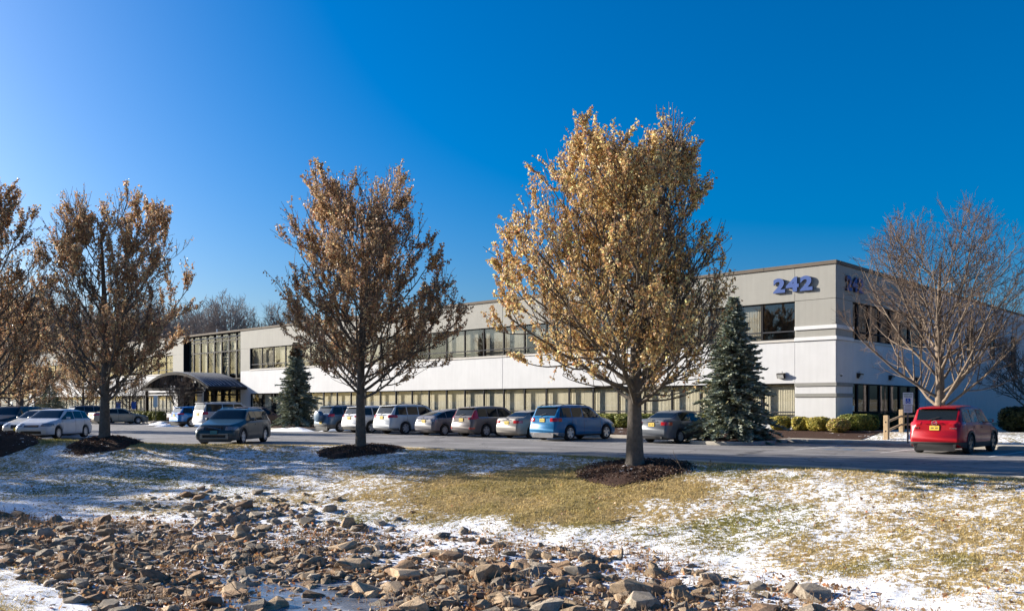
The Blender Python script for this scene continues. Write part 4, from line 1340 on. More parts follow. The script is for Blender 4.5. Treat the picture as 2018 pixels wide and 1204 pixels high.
for k, (du, dv, w, h) in enumerate([(.7, .6, 1.9, 1.15), (2.2, .6, 2.1, 1.6), (3.4, -.6, 2.0, 1.5), (4.6, 1.2, 2.2, 1.8)]):
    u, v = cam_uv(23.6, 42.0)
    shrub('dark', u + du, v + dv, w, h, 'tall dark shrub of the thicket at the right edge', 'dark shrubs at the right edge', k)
# ================================================================== VEHICLES
TOPS = {
 'sedan': [(0,.40),(.008,.47),(.05,.54),(.16,.605),(.27,.66),(.295,.69),(.42,.945),(.47,.985),(.57,1.0),(.66,.985),(.73,.94),(.855,.755),(.875,.745),(.975,.735),(.992,.70),(1,.60)],
 'suv':   [(0,.38),(.008,.46),(.04,.555),(.17,.62),(.245,.65),(.27,.68),(.385,.945),(.43,.98),(.58,1.0),(.78,.985),(.895,.955),(.915,.935),(.968,.68),(.978,.645),(.997,.62),(1,.50)],
 'box':   [(0,.36),(.006,.47),(.03,.57),(.15,.62),(.24,.645),(.26,.67),(.35,.945),(.39,.98),(.55,1.0),(.80,.995),(.945,.975),(.958,.955),(.985,.66),(.988,.63),(.998,.60),(1,.45)],
 'hatch': [(0,.40),(.008,.48),(.05,.56),(.15,.615),(.235,.66),(.26,.69),(.40,.945),(.45,.985),(.55,1.0),(.70,.98),(.84,.925),(.875,.90),(.955,.70),(.968,.66),(.995,.63),(1,.52)],
 'wagon': [(0,.38),(.008,.46),(.04,.555),(.17,.62),(.265,.67),(.285,.70),(.40,.945),(.44,.975),(.55,.985),(.78,.98),(.89,.95),(.91,.93),(.970,.68),(.98,.65),(.997,.62),(1,.50)],
 'lift':  [(0,.40),(.008,.46),(.05,.55),(.12,.60),(.18,.645),(.205,.675),(.36,.93),(.43,.985),(.50,1.0),(.62,.98),(.78,.895),(.94,.745),(.955,.735),(.968,.66),(.995,.62),(1,.52)],
}
BELTS = {
 'sedan': [(0,.38),(.03,.46),(.27,.62),(.6,.645),(.86,.69),(.975,.69),(1,.56)],
 'suv':   [(0,.36),(.03,.46),(.25,.60),(.7,.635),(.965,.645),(1,.48)],
 'box':   [(0,.34),(.03,.48),(.25,.605),(.7,.615),(.98,.62),(1,.43)],
 'hatch': [(0,.38),(.03,.47),(.25,.615),(.7,.65),(.955,.665),(1,.50)],
 'wagon': [(0,.36),(.03,.46),(.27,.615),(.7,.64),(.965,.65),(1,.48)],
 'lift':  [(0,.38),(.03,.46),(.2,.60),(.7,.65),(.95,.69),(1,.50)],
}
PLAN = [(0,.76),(.004,.82),(.014,.88),(.035,.93),(.08,.97),(.16,.99),(.3,1),(.75,1),(.88,.985),(.93,.965),(.96,.935),(.98,.895),(.992,.85),(1,.79)]
ROOFW = {'sedan': .70, 'suv': .73, 'box': .78, 'hatch': .72, 'wagon': .70, 'lift': .70}

class Shell:
    """outer skin of a car, lofted through cross-sections; x forward, y left"""
    def __init__(s, typ, L, W, H, wb, fo, wr, gc):
        s.typ, s.L, s.W, s.H, s.wr = typ, L, W, H, wr
        s.axles = (fo, fo + wb)
        ra = wr + .055
        st = set(np.linspace(0, 1, 61))
        st |= {q for q, _ in TOPS[typ]} | {q for q, _ in PLAN}
        st = {q * L for q in st}
        for ax in s.axles:
            st = {q for q in st if abs(q - ax) > ra + .02}
            st |= {ax + ra * math.cos(k * math.pi / 18) for k in range(19)} | {ax - ra - .012, ax + ra + .012}
        S = np.array(sorted(st)); S = S[np.concatenate([[True], np.diff(S) > .004])]
        q = S / L
        zt = np.interp(q, *zip(*TOPS[typ])) * H
        # round the corners of the top line
        for _ in range(2):
            f = np.interp(S - .03, S, zt); g = np.interp(S + .03, S, zt)
            zt = np.where((q > .02) & (q < .985), (f + 2 * zt + g) / 4, zt)
        zb = np.minimum(np.interp(q, *zip(*BELTS[typ])) * H, zt - .012)
        w = np.interp(q, *zip(*PLAN)) * W / 2
        cow = [p for p in TOPS[typ]][5][0]; rt = [p for p in TOPS[typ]][7][0]
        rwf = ROOFW[typ]
        wt = w * np.interp(q, [0, .08, cow - .03, cow, rt, .72, .86, 1], [.70, .78, .86, .86, rwf, rwf, rwf + .03, rwf + .08])
        ze = np.interp(q, [0, .03, .1, .9, .97, 1], [gc + .06, gc + .01, gc - .02, gc - .02, gc + .03, gc + .13])
        for ax in s.axles:
            d = np.abs(S - ax)
            ze = np.where(d < ra + 1e-6, np.maximum(ze, wr + np.sqrt(np.clip(ra * ra - d * d, 0, None)) * .97), ze)
        ze = np.minimum(ze, zb - .10)
        g = zt - zb
        wi = w - .27
        P = []
        zf = np.interp(q, [0, .05, .93, 1], [gc + .05, gc, gc, gc + .13])
        P.append((0 * w, zf)); P.append((wi, zf)); P.append((wi, np.maximum(ze, zf) + .004)); P.append((w * .955, ze)); P.append((w * .975, ze + .025))
        P.append((w * .995, ze + (zb - ze) * .28)); P.append((w * 1.0, ze + (zb - ze) * .50)); P.append((w * .985, ze + (zb - ze) * .74))
        P.append((w * .972, zb - .045 - .0 * w)); P.append((w * .935, zb))
        wbt = w * .925
        P.append((wbt + (wt - wbt) * .32, zb + g * .33)); P.append((wbt + (wt - wbt) * .66, zb + g * .64)); P.append((wt + (wbt - wt) * .06, zb + g * .875))
        P.append((wt * .93, zb + g * .955)); P.append((wt * .74, zb + g * .985)); P.append((wt * .38, zb + g * .998)); P.append((0 * w, zt))
        m = len(P); n = len(S)
        ring = []
        full = [(y, z) for y, z in P] + [(-y, z) for y, z in P[-2:0:-1]]
        k = len(full)
        V = np.zeros((n, k, 3))
        for j, (y, z) in enumerate(full):
            V[:, j, 0] = L / 2 - S; V[:, j, 1] = y; V[:, j, 2] = z
        # bumpers bulge a little between their lower and upper edges
        for j, (y, z) in enumerate(full):
            mid = np.clip((z - .25) / .5, 0, 1); b = np.sin(mid * math.pi) * .05
            V[:, j, 0] += np.where(q < .02, b, 0) - np.where(q > .985, b, 0)
        s.V = V.reshape(-1, 3)
        i, j = np.meshgrid(np.arange(n - 1), np.arange(k), indexing='ij')
        a = (i * k + j).ravel(); b = (i * k + (j + 1) % k).ravel()
        s.F = np.stack([a, b, b + k, a + k], 1)
        caps = []
        for off, fl in ((0, False), ((n - 1) * k, True)):
            for t in range(m - 1):
                a0, a1 = t, t + 1; b1 = (k - t - 1) % k; b0 = (k - t) % k
                f = [off + x for x in (a0, a1, b1, b0)]
                f = list(dict.fromkeys(f))
                caps.append(f[::-1] if fl else f)
        s.caps = caps
        s.S, s.zt, s.zb = S, zt, zb
        s.floorset = {0, 1, 2}
        me = bpy.data.meshes.new('body')
        me.from_pydata([tuple(v) for v in s.V], [], [tuple(f) for f in s.F] + [tuple(f) for f in caps])
        bm = bmesh.new(); bm.from_mesh(me)
        bmesh.ops.remove_doubles(bm, verts=bm.verts, dist=.0005)
        bmesh.ops.recalc_face_normals(bm, faces=bm.faces)
        for f in bm.faces: f.smooth = True
        bm.to_mesh(me); s.me = me
        me.set_sharp_from_angle(angle=R(32))
        s.bm = bm
        bm.faces.ensure_lookup_table()
        s.fc = [(f.calc_center_median().copy(), f.normal.copy(), [v.co.copy() for v in f.verts]) for f in bm.faces]
    def ztop(s, d): return float(np.interp(d, s.S, s.zt))
    def zbelt(s, d): return float(np.interp(d, s.S, s.zb))
    def patch(s, name, mat, cons, nf=None, off=.005, thick=.006, parent=None):
        """a panel cut from the skin by half-spaces (a_s, a_y, a_z, c) and set slightly proud"""
        pl = [(Vector((-c[0], c[1], c[2])), c[3] - c[0] * s.L / 2) for c in cons]     # s = L/2 - x
        out = bmesh.new()
        for (c, nrm, vs) in s.fc:
            if nf and not nf(nrm): continue
            if all(any(p.dot(v) >= d for v in vs) for p, d in pl):
                out.faces.new([out.verts.new(v) for v in vs])
        bmesh.ops.remove_doubles(out, verts=out.verts, dist=.0005)
        for p, d in pl:
            ge = list(out.verts) + list(out.edges) + list(out.faces)
            if not out.faces: break
            bmesh.ops.bisect_plane(out, geom=ge, plane_co=p * (d / p.length_squared), plane_no=p, clear_inner=True)
        if not out.faces:
            out.free(); return None
        out.normal_update()
        for v in out.verts: v.co += v.normal * off
        if thick:
            bmesh.ops.solidify(out, geom=list(out.faces), thickness=thick)
        for f in out.faces: f.smooth = True
        me = bpy.data.meshes.new(name); out.to_mesh(me); out.free()
        me.set_sharp_from_angle(angle=R(35))
        me.materials.append(mat)
        return mobj(name, me, parent)

_wheels = {}
def wheel_meshes(r, style):
    key = (round(r, 3), style)
    if key in _wheels: return _wheels[key]
    w = .215
    ty = MB().lathe([(r * .66, -w / 2), (r * .93, -w / 2), (r * .985, -w / 2 + .03), (r, -w / 4), (r, w / 4), (r * .985, w / 2 - .03), (r * .93, w / 2), (r * .66, w / 2), (r * .64, .02), (r * .64, -.02), (r * .66, -w / 2)], 30)
    ri = MB().lathe([(r * .665, w / 2 - .004), (r * .61, w / 2 - .004), (r * .585, w / 2 - .05), (r * .57, -.02)], 30)
    ns = {'five': 5, 'ten': 10, 'six': 6, 'seven': 7, 'steel': 8}[style]
    for k in range(ns):
        a = 2 * math.pi * k / ns + .3
        wd = {'five': .055, 'ten': .022, 'six': .045, 'seven': .036, 'steel': .05}[style]
        c, s_ = math.cos(a), math.sin(a)
        vs = []
        for (rad, hw, y0, y1) in ((.05, wd * 1.1, w / 2 - .055, w / 2 - .02), (r * .60, wd * .8, w / 2 - .05, w / 2 - .008)):
            for (q, y) in ((-hw, y0), (hw, y0), (hw, y1), (-hw, y1)):
                vs.append((rad * c - q * s_, y, rad * s_ + q * c))
        ri.add(vs, [(0, 1, 2, 3), (7, 6, 5, 4), (0, 4, 5, 1), (1, 5, 6, 2), (2, 6, 7, 3), (3, 7, 4, 0)])
    ri.lathe([(0, w / 2 - .012), (.05, w / 2 - .014), (.062, w / 2 - .04), (.062, w / 2 - .06)], 16)
    back = MB().lathe([(0, 0), (r * .6, 0), (r * .6, -.02), (0, -.02)], 24)
    _wheels[key] = (ty.mesh('wheel', M['tyre'], True), ri, back.mesh('brake_shield', M['plastic']), {})
    return _wheels[key]

def rounded_box(x0, x1, y0, y1, z0, z1, b):
    return MB().bbox(x0, x1, y0, y1, z0, z1, b)

def car(name, label, loc, head, typ, L, W, H, wb, fo, col, wr=.335, gc=.22, wheel='five', rim='rim', clad=None, rear=None, front=None,
        rails=False, plate_r='plate_yellow', plate_f=None, plate_rz=.78, plate_fz=.45, group='parked cars', split=None, extras=(), chrome_line=False, cat='car', glass_rear=None, plate_txt=None):
    e = empty(name, loc, head, label, cat, group)
    pnt = paint(name + '_%d' % len(bpy.data.materials), col)
    s = Shell(typ, L, W, H, wb, fo, wr, gc)
    s.me.materials.append(pnt)
    body = mobj('body', s.me, e)
    w = W / 2
    X = lambda d: L / 2 - d
    T = TOPS[typ]
    cow, rtop = T[5][0] * L, T[7][0] * L
    zc = T[5][1] * H; zr = T[6][1] * H
    ri = [i for i, (q, z) in enumerate(T) if q > .55 and z > .88][-1]
    r_s, r_z = T[ri][0] * L, T[ri][1] * H            # top edge of the rear window
    b_s, b_z = T[ri + 1][0] * L, T[ri + 1][1] * H    # its lower edge
    # ---- glazing
    kz = (.86 - ROOFW[typ]) * w / (zr - zc)
    ws = []
    for sg in (1, -1): ws.append((0, -sg, -kz, -(.845 * w + kz * zc)))
    s.patch('windscreen', M['car_glass'], ws + [(1, 0, 0, cow - .02), (-1, 0, 0, -(rtop - .04 * L * .3)), (0, 0, 1, zc + .01), (0, 0, -1, -(zr + .012))], lambda n: n.x > .15 and abs(n.y) < .75, parent=body)
    hw = ROOFW[typ] * w * .93
    rear_c = [(0, -1, 0, -hw * 1.02), (0, 1, 0, -hw * 1.02), (1, 0, 0, r_s - .05), (0, 0, -1, -(r_z - .035)), (0, 0, 1, b_z + .02)]
    s.patch('rear_window', M['car_glass'], rear_c, lambda n: n.x < -.12 and abs(n.y) < .8, parent=body)
    ztop_line = H * {'sedan': .925, 'suv': .915, 'box': .915, 'hatch': .915, 'wagon': .91, 'lift': .915}[typ]
    slope = (rtop - cow) / (zr - zc)
    A = cow + .16
    q0, q1 = (cow + rtop) / 2 + .05 * L, b_s
    pill = split or {'sedan': (.575, .76), 'suv': (.565, .745), 'box': (.52, .70), 'hatch': (.565, .755), 'wagon': (.56, .745), 'lift': (.56, .77)}[typ]
    p1, p2 = pill[0] * L, pill[1] * L
    rs = (b_s - r_s) / (r_z - b_z)
    endc = {'sedan': r_s + .02, 'lift': r_s - .02}.get(typ, r_s - .10)
    for sg in (1, -1):
        base = [(0, sg, 0, .3), (0, 0, 1, s.zbelt(.45 * L) + .035), (0, 0, -1, -ztop_line)]
        fr = (1, 0, -slope * 1.0, A - slope * zc)             # behind the A pillar
        nf = lambda n: abs(n.y) > .45
        s.patch('side_window', M['car_glass'], base + [fr, (-1, 0, 0, -(p1 - .035))], nf, parent=body)
        b2 = [(0, sg, 0, .3), (0, 0, 1, s.zbelt(.65 * L) + .035), (0, 0, -1, -ztop_line)]
        er = (-1, 0, -rs * .75, -(endc + rs * .75 * r_z))
        s.patch('side_window', M['car_glass'], b2 + [(1, 0, 0, p1 + .035), (-1, 0, 0, -(p2 - .03)), er], nf, parent=body)
        if typ != 'sedan':
            s.patch('side_window', M['car_glass'], b2 + [(1, 0, 0, p2 + .03), er], nf, parent=body)
        # shut lines and handles
        for d0 in (cow + .10, p1, p2 + (.12 if typ in ('sedan', 'lift') else .05)):
            s.patch('shut_line', M['plastic'], [(0, sg, 0, .3), (1, 0, 0, d0 - .009), (-1, 0, 0, -(d0 + .009)), (0, 0, 1, gc + .10), (0, 0, -1, -(s.zbelt(d0) + .01))], lambda n: abs(n.y) > .5, .002, 0, parent=body)
        for d0 in (p1 - .22, p2 - .12):
            z0 = s.zbelt(d0) - .13
            rounded_box(X(d0) - .09, X(d0) + .09, sg * (w * .985) - .018, sg * (w * .985) + .022, z0 - .014, z0 + .014, .008).build('door_handle', pnt, body, True)
        if chrome_line:
            s.patch('window_trim', M['chrome'], [(0, sg, 0, .3), (1, 0, 0, A), (-1, 0, 0, -(endc)), (0, 0, 1, s.zbelt(.5 * L) + .012), (0, 0, -1, -(s.zbelt(.5 * L) + .034))], nf, .005, .004, parent=body)
        # mirrors
        mz = s.zbelt(cow + .35) + .10
        mm = rounded_box(X(cow + .42) - .06, X(cow + .42) + .07, sg * (w * .97 + .02) - (0 if sg > 0 else .17), sg * (w * .97 + .02) + (.17 if sg > 0 else 0), mz - .055, mz + .075, .035)
        mir = mm.build('mirror', pnt, e, True)
        MB().box(X(cow + .42) - .075, X(cow + .42) - .058, sg * (w * .97 + .105) - .065, sg * (w * .97 + .105) + .065, mz - .04, mz + .06).build('mirror_glass', M['chrome'], mir)
        MB().box(X(cow + .42) - .02, X(cow + .42) + .03, min(sg * w * .88, sg * (w * .97 + .05)), max(sg * w * .88, sg * (w * .97 + .05)), mz - .05, mz - .02).build('mirror_arm', M['plastic'], mir)
    # ---- wheels
    ty, rim_mb, shield, rims = wheel_meshes(wr, wheel)
    if rim not in rims: rims[rim] = rim_mb.mesh('rim', M[rim], True)
    for ax in s.axles:
        for sg in (1, -1):
            o = mobj('wheel', ty, e, (X(ax), sg * (w - .125), wr), (0, 0, 0 if sg > 0 else math.pi))
            mobj('rim', rims[rim], o); mobj('brake_shield', shield, o)
    # ---- lower trim
    zl = gc + .11
    if clad:
        s.patch('sill_trim', M[clad], [(0, 0, -1, -(gc + .16)), (0, 0, 1, gc - .05)], lambda n: n.z > -.6, .008, .008, parent=body)
        for ax in s.axles:
            for sg in (1, -1):
                ring = MB(); vs = []; ra = wr + .055
                for k in range(19):
                    a_ = math.pi * k / 18
                    for rr in (ra - .005, ra + .055):
                        for yy in (w * .93, w * 1.005):
                            vs.append((X(ax) + rr * math.cos(a_), sg * yy, wr + rr * math.sin(a_) * .97))
                fs = []
                for k in range(18):
                    i = 4 * k
                    fs += [(i, i + 4, i + 5, i + 1), (i + 1, i + 5, i + 7, i + 3), (i + 3, i + 7, i + 6, i + 2), (i + 2, i + 6, i + 4, i)]
                ring.add(vs, fs).build('arch_trim', M[clad], body, True)
    else:
        s.patch('sill_trim', M['plastic'], [(0, 0, -1, -(gc + .05)), (0, 0, 1, gc - .05)], lambda n: n.z > -.6, .004, .006, parent=body)
    # ---- rear
    R0 = dict(lamps=[('lamp_red', .62, .99, .80, .95, .35)], bumper=None, pz=plate_rz)
    R0.update(rear or {})
    for (mt, y0, y1, z0, z1, dep) in R0['lamps']:
        for sg in (1, -1):
            s.patch('tail_lamp', M[mt], [(0, sg, 0, y0 * w), (0, -sg, 0, -(y1 * w + .02)), (0, 0, 1, z0), (0, 0, -1, -z1), (1, 0, 0, L - dep)], lambda n: n.x < .3, .012, .012, parent=body)
    if R0['bumper']:
        bz, bm_ = R0['bumper']
        s.patch('rear_bumper', M[bm_], [(1, 0, 0, L - .55), (0, 0, -1, -bz), (0, 0, 1, gc - .03)], lambda n: n.z > -.7, .012, .012, parent=body)
    xr = -L / 2
    if plate_r:
        pz = R0['pz']
        bx_ = xr - .05 * math.sin(max(0, min(1, (pz - .25) / .5)) * math.pi)
        pl = MB().bbox(bx_ - .020, bx_ - .004, -.155, .155, pz - .078, pz + .078, .004).build('licence_plate', M[plate_r], e)
        MB().box(bx_ - .012, bx_ + .03, -.162, .162, pz - .085, pz + .085).build('plate_mount', M['plastic'], pl)
        for q in range(7):
            if q == 3: continue
            hh = .022 + .006 * (q % 2)
            MB().box(bx_ - .0225, bx_ - .019, (q - 3) * .036 - .010, (q - 3) * .036 + .010, pz - hh, pz + hh).build('plate_character', M['plate_ink'], pl)
    MB().bbox(xr - .018, xr + .02, -.30, .30, R0['pz'] + .125, R0['pz'] + .15, .008).build('trunk_handle', M['chrome'] if R0.get('chrome', True) else pnt, e)
    if R0.get('badge', True):
        MB().lathe([(.035, .0), (.05, .0), (.05, .02), (.035, .02)], 18, (0, 0, 0)).build('badge', M['chrome'], e, True, (xr + .012 + R0.get('bx', 0), 0, R0['pz'] + .21), (0, 0, R(90)))
    if R0.get('pipe'):
        for y_ in R0['pipe']:
            MB().lathe([(.035, -.1), (.042, -.1), (.042, .06), (.03, .06), (.03, -.1), (.035, -.1)], 14).build('exhaust_pipe', M['chrome'], e, True, (xr + .05, y_, gc + .06), (0, 0, R(90)))
    # ---- front
    F0 = dict(lamps=(.52, .99, .60, .76, .42), grille=(.36, .48, .66), intake=(.5, .26, .38))
    F0.update(front or {})
    y0, y1, z0, z1, dep = F0['lamps']
    for sg in (1, -1):
        s.patch('headlamp', M['lamp_clear'], [(0, sg, 0, y0 * w), (0, -sg, 0, -(y1 * w + .02)), (0, 0, 1, z0), (0, 0, -1, -z1), (-1, 0, 0, -dep)], lambda n: n.x > -.2, .010, .010, parent=body)
    g0, z0, z1 = F0['grille']
    s.patch('grille', M['plastic'], [(0, 1, 0, -g0 * w), (0, -1, 0, -g0 * w), (0, 0, 1, z0), (0, 0, -1, -z1), (-1, 0, 0, -.22)], lambda n: n.x > .1, .008, .008, parent=body)
    g0, z0, z1 = F0['intake']
    s.patch('air_intake', M['plastic'], [(0, 1, 0, -g0 * w), (0, -1, 0, -g0 * w), (0, 0, 1, z0), (0, 0, -1, -z1), (-1, 0, 0, -.25)], lambda n: n.x > .1, .008, .008, parent=body)
    if plate_f:
        fz = plate_fz
        pl = MB().bbox(-xr + .082, -xr + .095, -.155, .155, fz - .078, fz + .078, .004).build('licence_plate', M[plate_f], e)
        MB().box(-xr - .1, -xr + .084, -.17, .17, fz - .09, fz + .09).build('plate_mount', M['plastic'], pl)
    # ---- roof rails, extras
    if rails:
        for sg in (1, -1):
            yy = sg * ROOFW[typ] * w * .93
            pts = []
            for k in range(9):
                d = rtop + .12 + (r_s - .15 - rtop - .12) * k / 8
                pts.append((X(d), yy, s.ztop(d) - .012 + (.05 if 0 < k < 8 else -.01)))
            MB().tube(pts, .018, 6).build('roof_rail', M['plastic' if rails == 'black' else 'chrome'], e, True)
    if typ in ('suv', 'box', 'wagon', 'hatch'):
        MB().bbox(X(r_s + .11), X(r_s - .12), -hw * .96, hw * .96, r_z - .012, r_z + .028, .012).build('spoiler', pnt, e, True)
        MB().tube([(X(b_s) - .035, .25, b_z + .02), (X((b_s * .7 + r_s * .3)) - .045, -.1, b_z * .7 + r_z * .3)], .012, 5).build('wiper', M['plastic'], e)
    MB().tube([(X(r_s - .25), 0, s.ztop(r_s - .25) - .01), (X(r_s - .20), 0, s.ztop(r_s - .25) + .09)], [.02, .006], 6).build('antenna', M['plastic'], e)
    # dark underside between the wheels
    MB().box(-L / 2 + .35, L / 2 - .35, -w + .3, w - .3, gc - .04, gc + .02).build('underbody', M['plastic'], e)
    s.bm.free()
    return e, s, body, pnt

UP = R(90)
row = 'cars parked nose-in along the facade'
def spot(u, v): return (u, v, 0)
# facade row, right to left
e, s, b, p = car('red_suv', 'glossy red SUV parked at the right beside the reserved sign', spot(-10.0, 34.0), UP, 'suv', 4.55, 1.84, 1.68, 2.70, .93, (.34, .003, .010), .355, .24, 'five', 'rim_dark', 'plastic',
    dict(lamps=[('lamp_red', .50, 1.0, 1.00, 1.10, .42)], bumper=(.42, 'plastic'), pipe=(.62, -.62), chrome=False, badge=False), group=row, plate_rz=.90)
MB().lathe([(.075, 0), (.092, 0), (.092, .02), (.075, .02), (.075, 0)], 24).build('badge', M['chrome'], e, True, (-4.55 / 2 - .012, 0, 1.07), (0, 0, R(90)))
MB().tube([(-2.292, -.07, 1.10), (-2.292, 0, 1.055), (-2.292, .07, 1.10)], .012, 6).build('badge', M['chrome'], e)
me = text_mesh('CX-5', .075, .004, M['chrome'], .002, 1.1); mobj('lettering', me, e, (-2.285, .60, .88), (R(90), 0, R(-90)))
me = text_mesh('SKYACTIV', .05, .004, M['chrome'], .001, 1.0); mobj('lettering', me, e, (-2.285, -.60, .88), (R(90), 0, R(-90)))

car('grey_sedan', 'dark grey sedan parked beside the spruce island', spot(-22.0, 34.6), UP, 'sedan', 4.54, 1.76, 1.465, 2.60, .92, (.105, .115, .130), .31, .20, 'seven', 'rim', None,
    dict(lamps=[('lamp_red', .56, 1.0, .80, .95, .38)], pipe=(-.5,)), group=row, plate_rz=.83)
e, s, b, p = car('blue_suv', 'metallic blue SUV with silver five-spoke wheels, right end of the car row', spot(-27.4, 33.5), UP, 'suv', 4.67, 1.87, 1.72, 2.82, .84, (.006, .135, .31), .37, .25, 'five', 'rim', None,
    dict(lamps=[('lamp_red', .52, 1.0, .92, 1.08, .40)], bumper=(.40, 'chrome'), pipe=(.55, -.55)), group=row, rails='black', plate_rz=.98)
car('taupe_sedan', 'silver-taupe sedan between the blue SUV and the grey crossover', spot(-30.6, 34.3), UP, 'sedan', 4.46, 1.72, 1.44, 2.62, .85, (.26, .24, .215), .305, .19, 'steel', 'rim', None,
    dict(lamps=[('lamp_red', .55, 1.0, .78, .92, .32)]), group=row, plate_rz=.80)
car('grey_crossover', 'taupe-grey crossover with tall red tail lamps', spot(-33.8, 34.2), UP, 'suv', 4.55, 1.82, 1.65, 2.62, .90, (.135, .118, .115), .345, .24, 'five', 'rim', None,
    dict(lamps=[('lamp_red', .74, .99, .98, 1.42, .46), ('lamp_red', .60, .95, .95, 1.03, .30), ('lamp_red', .72, .92, .44, .52, .2)], bumper=(.36, 'grey_plastic')), group=row, plate_rz=.92, chrome_line=True)
car('grey_liftback', 'dark grey liftback with wedge tail between two crossovers', spot(-37.0, 34.3), UP, 'lift', 4.46, 1.745, 1.49, 2.70, .92, (.15, .145, .155), .31, .19, 'ten', 'rim', None,
    dict(lamps=[('lamp_clear', .72, 1.0, .78, 1.02, .30)], bumper=(.30, 'plastic')), group=row, plate_rz=.80)
car('white_suv', 'pearl white large SUV with roof rails and red wraparound lamps', spot(-40.4, 34.2), UP, 'suv', 4.79, 1.91, 1.76, 2.79, .95, (.50, .52, .53), .365, .25, 'six', 'rim', None,
    dict(lamps=[('lamp_red', .60, 1.0, .98, 1.14, .45)], bumper=(.38, 'grey_plastic'), pipe=(-.6,)), group=row, rails='black', plate_rz=.98)
car('white_crossover', 'white crossover half hidden by a tree trunk', spot(-43.7, 34.2), UP, 'suv', 4.59, 1.855, 1.69, 2.66, .90, (.52, .53, .54), .35, .24, 'five', 'rim', 'plastic',
    dict(lamps=[('lamp_red', .74, .99, 1.0, 1.40, .46), ('lamp_red', .56, .98, .98, 1.07, .30)]), group=row, plate_rz=.92)
e, s, b, p = car('spare_wheel_suv', 'slate blue SUV carrying a covered spare wheel on its tailgate', spot(-46.9, 34.3), UP, 'suv', 4.42, 1.815, 1.72, 2.66, .88, (.055, .115, .19), .35, .25, 'six', 'rim', 'grey_plastic',
    dict(lamps=[('lamp_red', .74, 1.0, .98, 1.16, .40)], bumper=(.50, 'grey_plastic'), badge=False), group=row, rails='black', plate_rz=.60)
cv = MB().lathe([(0, -.30), (.27, -.30), (.335, -.27), (.35, -.2), (.35, .02), (0, .02)], 30).build('spare_wheel_cover', p, e, True, (-2.24, .05, .98), (0, 0, R(-90)))
cv.rotation_euler = (0, 0, R(-90) + math.pi / 1 * 0)
# further along, past the spruce island
car('maroon_wagon', 'brownish car of which only the roof shows behind the dark wagon', spot(-58.6, 34.4), UP, 'wagon', 4.8, 1.85, 1.62, 2.75, .92, (.13, .075, .06), .34, .22, 'five', 'rim', None, group=row)
car('full_size_suv', 'boxy white full-size SUV with dark rear windows behind the dark wagon', spot(-63.0, 34.6), UP, 'box', 5.23, 2.0, 1.96, 3.02, .98, (.47, .47, .465), .39, .28, 'six', 'rim', None,
    dict(lamps=[('lamp_red', .74, 1.0, 1.00, 1.22, .35)], bumper=(.62, 'white_plastic')), group=row, rails='black', plate_rz=1.02)
car('bright_blue_crossover', 'bright blue crossover left of the boxy white SUV', spot(-66.7, 34.2), UP, 'suv', 4.63, 1.845, 1.645, 2.66, .93, (.004, .14, .42), .355, .24, 'six', 'rim', 'plastic',
    dict(lamps=[('lamp_red', .55, 1.0, .98, 1.10, .40)], bumper=(.45, 'plastic')), group=row, plate_rz=.92)
car('beige_sedan', 'beige sedan parked near the small leafless tree at the left', spot(-81.8, 33.8), UP, 'sedan', 4.9, 1.84, 1.47, 2.75, 1.0, (.40, .34, .26), .33, .20, 'ten', 'rim', None,
    dict(lamps=[('lamp_red', .55, 1.0, .80, .97, .40)]), group=row)
car('slate_suv', 'slate grey SUV far left behind the white hatchback', spot(-88.0, 34.0), UP, 'suv', 4.8, 1.88, 1.72, 2.80, .92, (.10, .13, .17), .36, .24, 'five', 'rim', None, group=row)
car('silver_sedan', 'silver car far left behind the hatchback roof', spot(-100.5, 34.0), UP, 'sedan', 4.7, 1.82, 1.46, 2.70, .95, (.35, .36, .37), .33, .20, 'five', 'rim', None, group=row)

# near row, noses towards the basin
near = 'cars parked facing the camera'
H2 = R(-49)
ang2 = H2
e, s, b, p = car('dark_wagon', 'dark teal estate car with grey bumpers facing the camera', (-35.7, 19.9, 0), R(-50), 'wagon', 4.73, 1.86, 1.56, 2.76, .92, (.022, .052, .068), .345, .23, 'five', 'rim', 'grey_plastic',
    None, dict(lamps=(.50, 1.0, .64, .79, .42), grille=(.38, .64, .80), intake=(.60, .34, .44)), True, None, 'plate_green', .78, .545, near)
MB().tube([(2.37, .30, .655), (2.37, -.30, .785)], .014, 6).build('grille_bar', M['chrome'], e)
s2 = MB(); s2.bbox(2.24, 2.45, -.60, .60, .44, .50, .02); s2.bbox(2.24, 2.45, -.60, -.50, .27, .44, .02); s2.bbox(2.24, 2.45, .50, .60, .27, .44, .02); s2.bbox(2.24, 2.445, -.60, .60, .27, .32, .02)
s2.build('bumper_guard', pm('guard_beige', (.33, .30, .25), .5, var=.1), e)
for q in range(-4, 5):
    MB().box(2.345, 2.362, q * .062 - .008, q * .062 + .008, .655, .785).build('grille_slat', M['grey_plastic'], e)
e, s, b, p = car('white_hatchback', 'white hatchback facing the camera, left of the forked tree', (-46.7, 16.2, 0.04), R(-47), 'hatch', 4.42, 1.74, 1.47, 2.645, .90, (.56, .58, .61), .315, .20, 'ten', 'rim', None,
    None, dict(lamps=(.52, 1.0, .64, .78, .50), grille=(.40, .60, .70), intake=(.55, .28, .42)), False, None, None, group=near)
for sg in (1, -1):
    MB().bbox(1.98, 2.13, sg * .62 - .14, sg * .62 + .14, .30, .42, .02).build('fog_lamp_surround', M['plastic'], e)
MB().tube([(2.215, .33, .66), (2.215, -.33, .66)], .012, 6).build('grille_bar', M['chrome'], e)
car('pearl_sedan', 'pearl white sedan with front plate, behind the thin trunk at the far left', (-51.6, 17.2, 0), R(-47), 'sedan', 4.75, 1.83, 1.46, 2.72, .95, (.55, .54, .50), .33, .20, 'five', 'rim', None,
    None, None, False, 'plate_yellow', 'plate_yellow', group=near)
